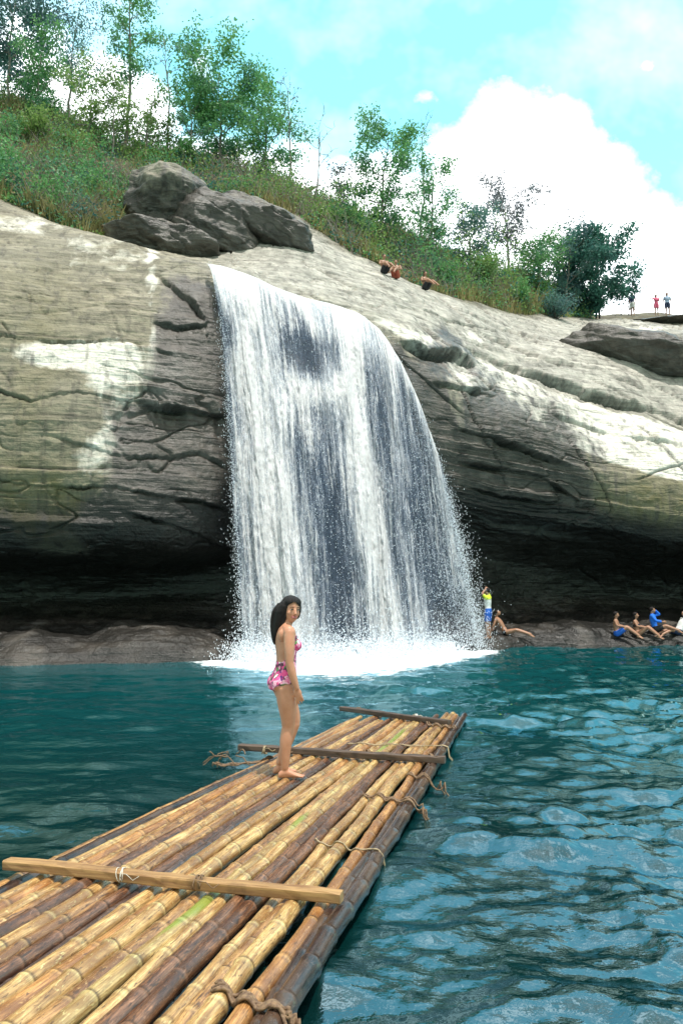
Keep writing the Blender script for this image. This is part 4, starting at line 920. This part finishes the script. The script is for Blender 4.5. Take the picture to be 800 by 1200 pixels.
def seg_class(fig, Vv):
    best = np.full(len(Vv), 1e9); nm = np.empty(len(Vv), dtype=object); tv = np.zeros(len(Vv))
    for name, i, a, b, ra, rb in fig.seg:
        ab = b-a; t_ = np.clip(((Vv-a)@ab)/(ab@ab+1e-12), 0, 1); dd_ = np.linalg.norm(Vv-(a+t_[:, None]*ab), axis=1)/np.maximum(ra+(rb-ra)*t_, .01)
        m_ = dd_ < best; best[m_] = dd_[m_]; nm[m_] = name; tv[m_] = (i+t_)[m_]
    return nm, tv
def hand(fig, w_, dirv, palmn, sz=1., curl=.35, side=1):
    """wrist w_, pointing dirv, palm facing palmn; side=+1: thumb on cross(dirv,palmn) side"""
    d_ = nz_(dirv); pn = nz_(palmn-d_*np.dot(d_, palmn)); ac = nz_(np.cross(d_, pn))*side
    c = np.array(w_)+d_*.045*sz; fig.mb.ell(c, ac*.038*sz, pn*.015*sz, d_*.052*sz, 14)
    for k, (o_, L_) in enumerate([(.028, .066), (.0095, .075), (-.0095, .070), (-.028, .055)]):
        b0 = np.array(w_)+d_*.07*sz+ac*o_*sz; d0 = nz_(d_+ac*o_*3); P_ = [b0, b0+d0*.022*sz]; cu = 0
        for s_ in range(3): cu += curl*(.7+.2*k); dd_ = nz_(d0*math.cos(cu)+pn*math.sin(cu)); P_.append(P_[-1]+dd_*L_*.36*sz)
        fig.mb.tube(P_, np.array([.0088, .0086, .0080, .0072, .0060])*sz, 8)
    b0 = np.array(w_)+d_*.022*sz+ac*.024*sz; dd_ = nz_(d_*.72+ac*.62+pn*.25); P_ = [b0, b0+dd_*.03*sz, b0+dd_*.03*sz+nz_(d_*.9+ac*.25+pn*.35)*.03*sz, b0+dd_*.03*sz+nz_(d_*.9+ac*.15+pn*.4)*.055*sz]
    fig.mb.tube(P_, np.array([.013, .0115, .010, .0075])*sz, 8)
def foot(fig, an, dirv, upv=(0, 0, 1), sz=1.):
    d_ = nz_(dirv); u_ = nz_(np.array(upv, float)-d_*np.dot(d_, upv)); s_ = np.cross(u_, d_); an = np.array(an, float)
    C_ = []; A_ = []; B_ = []
    for x, wd, ht, zc in [(-.062, .012, .012, -.052), (-.055, .026, .026, -.048), (-.03, .031, .038, -.036), (0, .031, .045, -.028), (.04, .034, .036, -.037), (.08, .040, .027, -.047), (.12, .045, .018, -.056), (.15, .044, .013, -.061), (.158, .036, .010, -.063)]:
        C_.append(an+d_*x*sz+u_*zc*sz); A_.append(s_*wd*sz); B_.append(u_*ht*sz)
    fig.mb.loft(C_, A_, B_, 14)
    for k, (o_, L_, r_) in enumerate([(.030, .040, .0125), (.012, .034, .0095), (-.004, .030, .009), (-.019, .025, .0085), (-.033, .018, .008)]):
        b = an+d_*.145*sz+s_*o_*sz*1.0+u_*-.064*sz; fig.mb.capsule(b, b+d_*L_*.75*sz, r_*sz, r_*.85*sz, 8)
def head(fig, c, f, up, sz=1., child_parts=True):
    f = nz_(f); up = nz_(np.array(up)-f*np.dot(f, up)); l = np.cross(up, f)
    g = lambda x, y, z: np.array(c)+(f*x+l*y+up*z)*sz
    fig.mb.ell(g(-.012, 0, .022), f*.093*sz, l*.074*sz, up*.092*sz, 22)            # cranium
    fig.mb.ell(g(.022, 0, -.028), f*.064*sz, l*.060*sz, up*.080*sz, 20)            # face
    fig.mb.ell(g(.038, 0, -.088), f*.028*sz, l*.027*sz, up*.022*sz, 14)            # chin
    for sg in (-1, 1):
        fig.mb.ell(g(.058, sg*.034, -.030), f*.022*sz, l*.024*sz, up*.020*sz, 12)  # cheek
        fig.mb.ell(g(-.008, sg*.078, -.008), f*.016*sz, l*.008*sz, up*.030*sz, 10) # ear
    fig.mb.loft([g(.080, 0, .012), g(.090, 0, -.006), g(.103, 0, -.026), g(.100, 0, -.038), g(.082, 0, -.042)], [l*.007*sz, l*.008*sz, l*.012*sz, l*.017*sz, l*.012*sz], [f*.010*sz, f*.010*sz, f*.011*sz, f*.010*sz, f*.006*sz], 12)
    fig.seg.append(('head', 0, g(0, 0, -.03), g(0, 0, .04), .09, .09))
    return g, f, l, up
WHITE = simple('eye white', (.50, .47, .45), (.56, .53, .5), 30, .4, 0); IRIS = simple('dark iris', (.012, .007, .005), (.02, .012, .008), 30, .15, 0); LIPS = simple('rose lips', (.42, .09, .09), (.48, .12, .11), 60, .4, .1)
def face_parts(g, f, l, up, sz, parent):
    for sg in (-1, 1):
        m = MB(); m.ell(g(.0765, sg*.031, .004), f*.009*sz, l*.0125*sz, up*.0044*sz, 14); e = m.build('eye', WHITE, parent)
        m = MB(); m.ell(g(.0835, sg*.030, .004), f*.0050*sz, l*.0066*sz, up*.0046*sz, 12); m.build('iris', IRIS, e)
        m = MB(); P_ = [g(.082-.35*abs(q_)**1.5*1.0, sg*(.031+q_), .011-abs(q_)*.22) for q_ in np.linspace(-.016, .017, 7)]; m.tube(P_, np.array([.001, .0018, .002, .002, .002, .0018, .001])*sz, 6); m.build('eyelash', HAIR, parent)
        m = MB(); P_ = [g(.0835-.30*abs(q_)**1.4, sg*(.033+q_), .0265-abs(q_+.004)*.25) for q_ in np.linspace(-.020, .020, 7)]; m.tube(P_, np.array([.0015, .003, .0034, .0034, .003, .0022, .001])*sz, 6); m.build('eyebrow', HAIR, parent)
    for dz, r_, md in ((-.0555, .0042, .005), (-.0665, .0052, -.004)):
        m = MB(); P_ = [g(.0885-q_*q_*16, q_, dz+q_*q_*(8 if md > 0 else 15)) for q_ in np.linspace(-.0265, .0265, 11)]; m.tube(P_, np.array([.001, .55*r_, .85*r_, r_, r_, r_*.9, r_, r_, .85*r_, .55*r_, .001])*sz, 8); m.build('lips', LIPS, parent)
    m = MB(); P_ = [g(.0865-q_*q_*16, q_, -.0605+q_*q_*11) for q_ in np.linspace(-.019, .019, 9)]; m.tube(P_, np.array([.001, .0028, .0036, .0036, .0036, .0036, .0036, .0028, .001])*sz, 8); m.build('teeth', WHITE, parent)
# ---- the woman on the raft (local frame: x ahead of her hips, y to her left, z up)
def make_woman():
    wx, wy = on_level(329, 908, .13)[:2]
    t = empty('person', (wx+.015, wy, 0), R(19)); F = Figure()
    tag(t, 'woman in a pink floral swimsuit standing on the bamboo raft', 'person')
    zr = max(deck_z(wx+a_, wy+b_) for a_ in (-.05, 0, .06, .12) for b_ in (-.15, -.1, 0, .1, .15)); tz = zr-.004
    Zs = lambda p: np.array(p, float)+[0, 0, tz]
    # torso: (z, x centre, half width, half depth)
    T_ = [(.735, .025, .060, .060), (.765, .016, .118, .096), (.80, .006, .158, .118), (.84, .000, .170, .126), (.88, .002, .168, .114), (.93, .012, .148, .100), (.98, .022, .130, .090), (1.03, .026, .122, .086), (1.08, .026, .124, .087), (1.14, .026, .132, .094), (1.20, .025, .140, .099), (1.255, .022, .146, .094), (1.30, .016, .144, .080), (1.335, .012, .122, .064), (1.36, .018, .078, .050), (1.385, .026, .052, .046)]
    F.mb.loft([Zs((x, 0, z)) for z, x, a, b in T_], [(0, a, 0) for z, x, a, b in T_], [(b, 0, 0) for z, x, a, b in T_], 28, .93)
    for a, b, ra, rb in [(0, 5, .16, .14), (5, 11, .13, .14), (11, 15, .14, .07)]:
        F.seg.append(('torso', a, Zs((T_[a][1], 0, T_[a][0])), Zs((T_[b][1], 0, T_[b][0])), ra, rb))
    for sg in (-1, 1):
        F.mb.ell(Zs((-.058, sg*.078, .838)), (.070, 0, .01), (0, .078, 0), (0, 0, .082), 18)      # seat
        F.mb.ell(Zs((.090, sg*.062, 1.185)), (.064, 0, -.006), (0, .060, 0), (0, 0, .058), 18)    # chest
        F.mb.ell(Zs((-.032, sg*.085, 1.27)), (.045, 0, 0), (0, .05, 0), (0, 0, .065), 14)           # shoulder blade
    F.limb('neck', [Zs((.016, 0, 1.33)), Zs((.034, -.003, 1.385)), Zs((.058, -.008, 1.44))], [.054, .050, .050])
    # legs: right near and straight, left behind with a softly bent knee
    F.limb('thighR', [Zs((.004, -.086, .80)), Zs((.016, -.092, .66)), Zs((.028, -.088, .52)), Zs((.028, -.085, .44))], [.102, .092, .070, .058])
    F.limb('calfR', [Zs((.028, -.085, .44)), Zs((.010, -.086, .33)), Zs((.002, -.086, .22)), Zs((.0, -.086, .075))], [.058, .059, .049, .034])
    F.limb('thighL', [Zs((.010, .085, .80)), Zs((.070, .088, .66)), Zs((.120, .086, .53)), Zs((.135, .085, .45))], [.098, .086, .066, .054])
    F.limb('calfL', [Zs((.135, .085, .45)), Zs((.085, .090, .33)), Zs((.045, .094, .22)), Zs((-.005, .100, .085))], [.056, .058, .048, .033])
    foot(F, Zs((0, -.086, .068)), (1, -.22, 0)); foot(F, Zs((-.005, .100, .068)), (1, .10, 0))
    # arms: right hangs beside the thigh, left hidden in front
    sr = Zs((.012, -.162, 1.305)); F.mb.ell(sr, (.058, 0, 0), (0, .050, 0), (0, 0, .060), 16); F.mb.ell(Zs((.014, -.10, 1.335)), (.05, 0, 0), (0, .08, .02), (0, 0, .034), 14)
    F.limb('armR', [sr, Zs((.004, -.196, 1.17)), Zs((.002, -.210, 1.035))], [.055, .050, .040]); er = Zs((.002, -.210, 1.035))
    F.limb('foreR', [er, Zs((.030, -.218, .92)), Zs((.072, -.218, .80))], [.040, .038, .025]); hand(F, Zs((.072, -.218, .80)), (.25, .02, -1), (.35, .9, 0), .98, .28, -1)
    sl = Zs((.020, .162, 1.305)); F.mb.ell(sl, (.055, 0, 0), (0, .050, 0), (0, 0, .060), 16); F.mb.ell(Zs((.014, .10, 1.335)), (.05, 0, 0), (0, .08, -.02), (0, 0, .035), 14)
    F.limb('armL', [sl, Zs((.040, .195, 1.17)), Zs((.050, .208, 1.04))], [.047, .043, .036]); F.limb('foreL', [Zs((.050, .208, 1.04)), Zs((.100, .195, .92)), Zs((.145, .170, .80))], [.036, .034, .023]); hand(F, Zs((.145, .170, .80)), (.2, -.2, -1), (.3, -.9, 0), .98, .3, 1)
    HS = 1.07; hc = Zs((.070, -.018, 1.508)); ang = R(-83); fw = np.array([math.cos(ang), math.sin(ang), -.06]); up_ = np.array([.10, -.03, 1.])
    g, f, l, up = head(F, hc, fw, up_, HS)
    me = F.remesh(.0062, 7, .5); body = link('body', me, SKIN, t)
    face_parts(g, f, l, up, HS, body)
    # hair: cap + mass falling behind the shoulder
    H = Figure(); c = hc
    H.mb.ell(g(-.030, 0, .030), f*.106, l*.097, up*.102, 24)
    H.mb.ell(g(.008, 0, .062), f*.080, l*.084, up*.062, 20)
    for sg in (-1, 1): H.mb.ell(g(-.012, sg*.070, .0), f*.044, l*.024, up*.085, 16)
    H.mb.ell(g(-.060, -.015, -.03), f*.065, l*.088, up*.11, 20)
    bk = Zs((-.015, 0, 0)); 
    # falling mass, rings down the back
    C_ = []; A_ = []; B_ = []; xs_ = np.array([math.cos(R(19)), -math.sin(R(19)), 0]); ys_ = np.array([math.sin(R(19)), math.cos(R(19)), 0])   # across the view and away from it
    for z, cx_, a, dp_ in [(1.585, .020, .055, .07), (1.54, .002, .082, .085), (1.49, -.018, .090, .085), (1.43, -.034, .080, .075), (1.38, -.046, .072, .066), (1.33, -.056, .062, .056), (1.27, -.072, .044, .044), (1.225, -.080, .028, .03), (1.19, -.084, .010, .012)]:
        C_.append(Zs((0, 0, z))+xs_*cx_+ys_*.02); A_.append(xs_*a*.9); B_.append(ys_*dp_)
    H.mb.loft(C_, A_, B_, 24)
    rnd = np.random.default_rng(3)
    for k in range(34):     # locks that break the outline
        a0 = rnd.uniform(-1, .75); dy = rnd.uniform(-1, .2); P_ = []; ln_ = rnd.uniform(1.17, 1.28)
        for z, cx_, a, dp_ in [(1.57, .010, .065, .07), (1.49, -.018, .088, .085), (1.40, -.042, .076, .072), (1.31, -.062, .056, .055), (ln_, -.078, .030, .03)]:
            P_.append(Zs((0, 0, z))+xs_*(cx_+a0*a+rnd.normal(0, .004))+ys_*(.02+dy*dp_*math.sqrt(max(0, 1-a0*a0*.95))+rnd.normal(0, .004)))
        P_ = crom(np.array(P_), np.linspace(0, 4, 26)); H.mb.tube(P_, np.interp(np.linspace(0, 4, 26), [0, 1, 3, 4], [.006, .010, .008, .002]), 6)
    hm = H.remesh(.0055, 3, .4)
    # cut the hair back from the face
    bm = bmesh.new(); bm.from_mesh(hm); gf = Vector(f); gl = Vector(l); gu = Vector(up); hc_ = Vector(hc)
    kill = [v for v in bm.verts if (v.co-hc_).dot(gf) > .034 and (v.co-hc_).dot(gl) > -.056 and (v.co-hc_).dot(gu) < .078-abs((v.co-hc_).dot(gl)+.012)*.75 and (v.co-hc_).dot(gu) > -.2]
    bmesh.ops.delete(bm, geom=kill, context='VERTS'); bm.to_mesh(hm); bm.free()
    link('hair', hm, HAIR, t)
    # swimsuit
    tt = NT('floral swimsuit', .55); v = tt.coord('Object'); warpn = tt.noise(v, 14, 2, .5, 0, True)
    vm = tt.n('ShaderNodeVectorMath', operation='ADD'); sc_ = tt.n('ShaderNodeVectorMath', operation='SCALE'); tt.l(warpn, sc_.inputs[0]); sc_.inputs['Scale'].default_value = .05; tt.l(v, vm.inputs[0]); tt.l(sc_.outputs[0], vm.inputs[1])
    cellc = tt.vor(vm.outputs[0], 27, out=1); celld = tt.vor(vm.outputs[0], 27, out=0); sx = tt.n('ShaderNodeSeparateColor'); tt.l(cellc, sx.inputs[0])
    colr = tt.ramp(sx.outputs[0], [(0, (.80, .08, .28)), (.30, (.90, .25, .46)), (.48, (.92, .48, .62)), (.70, (.015, .012, .03)), (.78, (.80, .78, .72)), (.82, (.08, .22, .06)), (.90, (.16, .03, .22))], 'CONSTANT')
    pet = tt.noise(vm.outputs[0], 60, 3); colr = tt.mix(tt.ramp(pet, [(.52, 0.), (.6, .75)]), colr, (.72, .06, .24)); colr = tt.mix(tt.ramp(celld, [(.62, 0.), (.74, .9)]), colr, (.02, .015, .03))
    tt.set(Base_Color=colr, Normal=tt.bump(pet, .15, .004))
    def suit(Q):
        x, y, z = Q[:, 0], Q[:, 1], Q[:, 2]-tz; nm, tv = seg_class(F, Q)
        notarm = ~np.isin(nm, ['armR', 'foreR', 'armL', 'foreL', 'head']) & (np.abs(y) < .178)
        legcut = z > .735+.10*np.clip(np.abs(y)/.16, 0, 1)**1.3+.00*x; legcut |= (z > .765) & (x < -.03)*(z > .775+.03*np.abs(y)/.1)
        brief = (z < np.where(x > .01, 1.12, 1.03+1.5*np.clip(x+.03, 0, 1))) & legcut
        front = (z >= .93) & (z < 1.24) & (x > .012+np.clip(z-1.05, 0, 1)*.05)
        cup = (z >= 1.10) & (z < 1.265) & (x > .055)
        yoke = (z >= 1.23) & (z < 1.36) & (x > .02) & (np.abs(np.abs(y)-(.085-(z-1.23)*.42)) < .020)
        return notarm & (brief | front | cup | yoke)
    shell(me, suit, .0045, 'swimsuit', tt.m, t)
    return t
make_woman()

# ---- small figures; joints are given in a local frame (x ahead, y left, z up from the ground or seat)
def figure(label, loc, rz, J, clothes, skin=SKIN2, hair='short', sz=1., female=False, group=None, vox=.014, extra=None):
    t = empty('person', loc, rz); tag(t, label, 'person', group); F = Figure(); j = {k: np.array(v, float)*sz for k, v in J.items()}
    pel, ch, nk = j['pelvis'], j['chest'], j['neck']; hd = j['head']; side = nz_(j['shL']-j['shR']); hs = nz_(j['hipL']-j['hipR'])
    sp = [pel-nz_(ch-pel)*.07*sz, pel, pel+(ch-pel)*.5, ch, nk-nz_(nk-ch)*.07*sz, nk]; wd = [.10, .155 if not female else .165, .13 if not female else .115, .155 if not female else .135, .15 if not female else .13, .06]; dp = [.08, .105, .09, .11, .085, .055]
    A_ = []; B_ = []
    for i, (p, a, b) in enumerate(zip(sp, wd, dp)):
        ax = nz_(sp[min(i+1, 5)]-sp[max(i-1, 0)]); s_ = nz_(hs*(1-i/5)+side*i/5); s_ = nz_(s_-ax*np.dot(s_, ax)); A_.append(s_*a*sz); B_.append(np.cross(s_, ax)*b*sz)
    tt_ = np.linspace(0, 5, 21); F.mb.loft(crom(np.array(sp), tt_), crom(np.array(A_), tt_), crom(np.array(B_), tt_), 18, .95)
    for i in range(5): F.seg.append(('torso', i, sp[i], sp[i+1], wd[i]*.85*sz, wd[i+1]*.85*sz))
    fwd = nz_(np.cross(side, nz_(nk-ch)))
    if female:
        for sg in (-1, 1): F.mb.ell(ch+fwd*.085*sz+side*sg*.06*sz, fwd*.05*sz, side*.055*sz, nz_(nk-ch)*.052*sz, 12)
    F.limb('neck', [nk-nz_(nk-ch)*.05*sz, nk, hd-(hd-nk)*.35], [.06*sz, .052*sz, .05*sz], 10)
    for s_, nm in (('L', 1), ('R', -1)):
        F.mb.ell(j['sh'+s_], side*.052*sz, fwd*.055*sz, nz_(nk-ch)*.055*sz, 12)
        a, b, c = j['sh'+s_], j['el'+s_], j['wr'+s_]; F.limb('arm'+s_, [a, (a+b)/2, b], [.050*sz, .045*sz, .038*sz], 10); F.limb('fore'+s_, [b, b+(c-b)*.35, c], [.038*sz, .037*sz, .025*sz], 10)
        hdir = j.get('hd'+s_, (c-b)/sz); hand(F, c, hdir, -side*nm+fwd*.2, sz, .3, nm*-1)
        a, b, c = j['hip'+s_], j['kn'+s_], j['an'+s_]; F.limb('thigh'+s_, [a, a+(b-a)*.45, b], [.092*sz, .080*sz, .056*sz], 12); F.limb('calf'+s_, [b, b+(c-b)*.32, c], [.056*sz, .056*sz, .034*sz], 12)
        fdir = j.get('ft'+s_, fwd); sh_ = nz_(b-c); u_ = np.array((0, 0, 1.)) if abs(nz_(fdir)[2]) < .7 else sh_; foot(F, c, fdir, j.get('fu'+s_, u_), sz)
    fdir = j.get('look', fwd*1.0); g, f, l, up = head(F, hd, fdir, j.get('hup', nz_(hd-nk)+np.array((0, 0, .6))), sz)
    me = F.remesh(vox, 3, .45); body = link('body', me, skin, t)
    H = MB(); H.ell(g(-.022, 0, .034), f*.098*sz, l*.086*sz, up*.090*sz, 18); 
    if hair == 'long':
        H.ell(g(-.055, 0, -.05), f*.055*sz, l*.078*sz, up*.12*sz, 14); H.ell(g(-.080, 0, -.15), f*.04*sz, l*.065*sz, up*.12*sz, 14)
    hm = H.mesh('hair'); bm = bmesh.new(); bm.from_mesh(hm); hc_ = Vector(g(0, 0, 0)); kill = [v for v in bm.verts if (v.co-hc_).dot(Vector(f)) > .045*sz and (v.co-hc_).dot(Vector(up)) < .04*sz]
    bmesh.ops.delete(bm, geom=kill, context='VERTS'); bm.to_mesh(hm); bm.free(); link('hair', hm, HAIR, t)
    for nm_, mat, fn, off in clothes:
        def pr(Q, fn=fn):
            n_, tv = seg_class(F, Q); return fn(n_, tv, Q/sz)
        shell(me, pr, off, nm_, mat, t)
    return t
isin = np.isin
def shorts(n, tv, Q): return ((n == 'torso') & (tv < 1.6)) | (isin(n, ['thighL', 'thighR']) & (tv < 1.55))
def briefs(n, tv, Q): return ((n == 'torso') & (tv < 1.35)) | (isin(n, ['thighL', 'thighR']) & (tv < .12))
def shirt(n, tv, Q): return ((n == 'torso') & (tv > 1.2)) | (isin(n, ['armL', 'armR']) & (tv < 1.3)) | ((n == 'neck') & (tv < .3))
def longshirt(n, tv, Q): return ((n == 'torso') & (tv > 1.1)) | isin(n, ['armL', 'armR']) | (isin(n, ['foreL', 'foreR']) & (tv < 1.7)) | ((n == 'neck') & (tv < .3))
def sleeves(n, tv, Q): return ((n == 'torso') & (tv > 3.55)) | (isin(n, ['armL', 'armR']) & (tv < 1.45)) | ((n == 'neck') & (tv < .4))
def bra(n, tv, Q): return (n == 'torso') & (tv > 2.65) & (tv < 3.35)
def pants(n, tv, Q): return ((n == 'torso') & (tv < 1.6)) | isin(n, ['thighL', 'thighR']) | (isin(n, ['calfL', 'calfR']) & (tv < 1.7))
BLUE = cloth('bright blue cloth', (.012, .12, .55)); RBLUE = cloth('royal blue cloth', (.012, .17, .75)); WHT = cloth('white cloth', (.72, .73, .70)); YEL = cloth('lime yellow cloth', (.62, .75, .04)); BLK = cloth('dark cloth', (.02, .02, .025)); TEAL = cloth('teal cloth', (.01, .22, .19)); PNK = cloth('pink cloth', (.70, .12, .22)); LBL = cloth('pale blue cloth', (.35, .45, .6)); NAVY = cloth('navy cloth', (.02, .035, .09)); REDC = cloth('rust cloth', (.45, .10, .06))
def stand(ax=.0, aL=None, aR=None):
    J = dict(pelvis=(0, 0, .92), chest=(.01, 0, 1.24), neck=(0, 0, 1.44), head=(.02, 0, 1.60), shL=(0, .18, 1.38), shR=(0, -.18, 1.38), hipL=(0, .09, .88), hipR=(0, -.09, .88),
             knL=(.02, .10, .48), knR=(.02, -.10, .48), anL=(-.01, .11, .075), anR=(-.01, -.11, .075), elL=(-.03, .25, 1.11), elR=(-.03, -.25, 1.11), wrL=(.05, .26, .86), wrR=(.05, -.26, .86), ftL=(1, .15, 0), ftR=(1, -.15, 0))
    if aL: J['elL'], J['wrL'] = aL
    if aR: J['elR'], J['wrR'] = aR
    return J
def sit(knee=.42, lean=-.18, ext=.75, aL=None, aR=None, kL=None, kR=None):
    """seated on sloping rock: hips at origin level .1, knees raised, feet ahead"""
    J = dict(pelvis=(0, 0, .11), chest=(lean*.5, 0, .42), neck=(lean*.85, 0, .62), head=(lean*.75+.02, 0, .78), shL=(lean*.8, .17, .565), shR=(lean*.8, -.17, .565), hipL=(.02, .09, .10), hipR=(.02, -.09, .10),
             knL=(.37, .12, .12+knee*.6), knR=(.37, -.10, .12+knee*.6), anL=(ext, .13, .05), anR=(ext, -.10, .05), elL=(.05, .24, .40), elR=(.05, -.24, .40), wrL=(.27, .17, .36), wrR=(.27, -.14, .36), ftL=(1, .1, -.25), ftR=(1, -.1, -.25))
    if aL: J['elL'], J['wrL'] = aL
    if aR: J['elR'], J['wrR'] = aR
    if kL: J['knL'] = kL
    if kR: J['knR'] = kR
    return J
def standing_spot(px, Yd):
    x = at(px, 740, Yd)[0]; return (x, Yd, ledge_z(x, Yd))
p = standing_spot(572, 26.4)
figure('person in a white and lime yellow shirt standing under the edge of the waterfall', p, R(150), stand(aL=((.12, .22, 1.52), (.06, .08, 1.66)), aR=((.10, -.25, 1.56), (.08, -.10, 1.68))),
       [('shirt', WHT, shirt, .012), ('sleeves', YEL, sleeves, .016), ('shorts', BLUE, shorts, .016)], vox=.016)
p = standing_spot(592, 27.4)
figure('dim reclining bather in the shade right beside the person under the waterfall', p, R(-20), sit(knee=.12, lean=-.38, ext=.85, aL=((-.38, .26, .33), (-.52, .22, .08)), aR=((-.38, -.26, .33), (-.52, -.22, .08))), [('shorts', BLK, briefs, .012)], vox=.018)
p = standing_spot(722, 28.0)
figure('shirtless man in blue shorts, leftmost of the bathers seated on the ledge', p, R(-28), sit(knee=.36, lean=-.02), [('shorts', BLUE, shorts, .014)], vox=.015, extra=None)
p = standing_spot(746, 28.1)
figure('woman in a dark bikini sitting between the shirtless man and the blue shirt', p, R(-30), sit(knee=.42, lean=-.06), [('bikini_top', BLK, bra, .008), ('bikini_bottom', BLK, briefs, .008)], vox=.015, female=True, hair='long')
p = standing_spot(767, 28.2)
figure('person in a blue shirt seated on the ledge with one hand at the head', p, R(-22), sit(knee=.16, lean=-.10, ext=.82, aL=((.16, .30, .62), (.0, .14, .80))), [('shirt', RBLUE, longshirt, .014), ('shorts', BLK, shorts, .014)], vox=.015)
p = standing_spot(793, 28.2)
figure('bather in white lying back on the ledge near the blue shirt', p, R(-160), sit(knee=.12, lean=-.50, ext=.80, aL=((-.42, .28, .25), (-.30, .30, .06)), aR=((-.42, -.28, .25), (-.30, -.30, .06))), [('shirt', WHT, shirt, .014), ('shorts', NAVY, shorts, .014)], vox=.016)
def top_spot(px, py):
    h = see(px, py)
    return tuple(h) if h is not None else tuple(at(px, py, 45))
for px, py, rz, cl_, lab, hr in [(450, 321, -70, [('shorts', BLK, shorts, .016)], 'dark haired shirtless swimmer, highest of the three on the slope crest', 'short'),
                         (464, 327, -110, [('shorts', REDC, shorts, .016)], 'shirtless swimmer sitting between the other two swimmers on the slope crest', 'short'),
                         (498, 340, -60, [('swim_top', BLK, bra, .01), ('shorts', BLK, shorts, .016)], 'swimmer in a dark top, lowest and rightmost of the three on the slope', 'long')]:
    p = top_spot(px, py); figure(lab, p, R(rz), sit(knee=.38, lean=.0), cl_, vox=.022, hair=hr)
for px, Yd, rz, cl_, lab, J, hr, fem in [
    (700, 50, -90, [('shirt', TEAL, shirt, .02), ('trousers', BLK, pants, .018)], 'hiker in a teal shirt standing beside the dense dark round tree', stand(), 'short', False),
    (741, 51, -150, [('shirt', NAVY, shirt, .02), ('shorts', WHT, shorts, .018)], 'hiker in a dark top and pale shorts standing alone on the skyline slab', stand(), 'long', True),
    (769, 52, -90, [('shirt', PNK, shirt, .02), ('shorts', PNK, shorts, .018)], 'shorter hiker in pink standing left of the hiker in pale blue', stand(aR=((.05, -.40, 1.30), (.12, -.55, 1.42))), 'long', True),
    (782, 52.5, -100, [('shirt', LBL, shirt, .02), ('shorts', NAVY, shorts, .018)], 'taller hiker in a pale blue shirt at the far right of the skyline', stand(), 'long', False)]:
    x = at(px, 372, Yd)[0]
    bpy.context.view_layer.update()
    hit, loc, *_ = SC.ray_cast(bpy.context.evaluated_depsgraph_get(), Vector((x, Yd, 30)), Vector((0, 0, -1)))
    z = loc.z if hit else drop(x, Yd)
    figure(lab, (x, Yd, z), R(rz), J, cl_, vox=.024, hair=hr, female=fem, sz=.9 if 'shorter' in lab else 1.)

# ------------------------------------------------------------------ render settings
SC.view_settings.view_transform = 'Standard'; SC.view_settings.look = 'None'; SC.view_settings.exposure = 0
SC.render.engine = 'CYCLES'; SC.cycles.transparent_max_bounces = 16
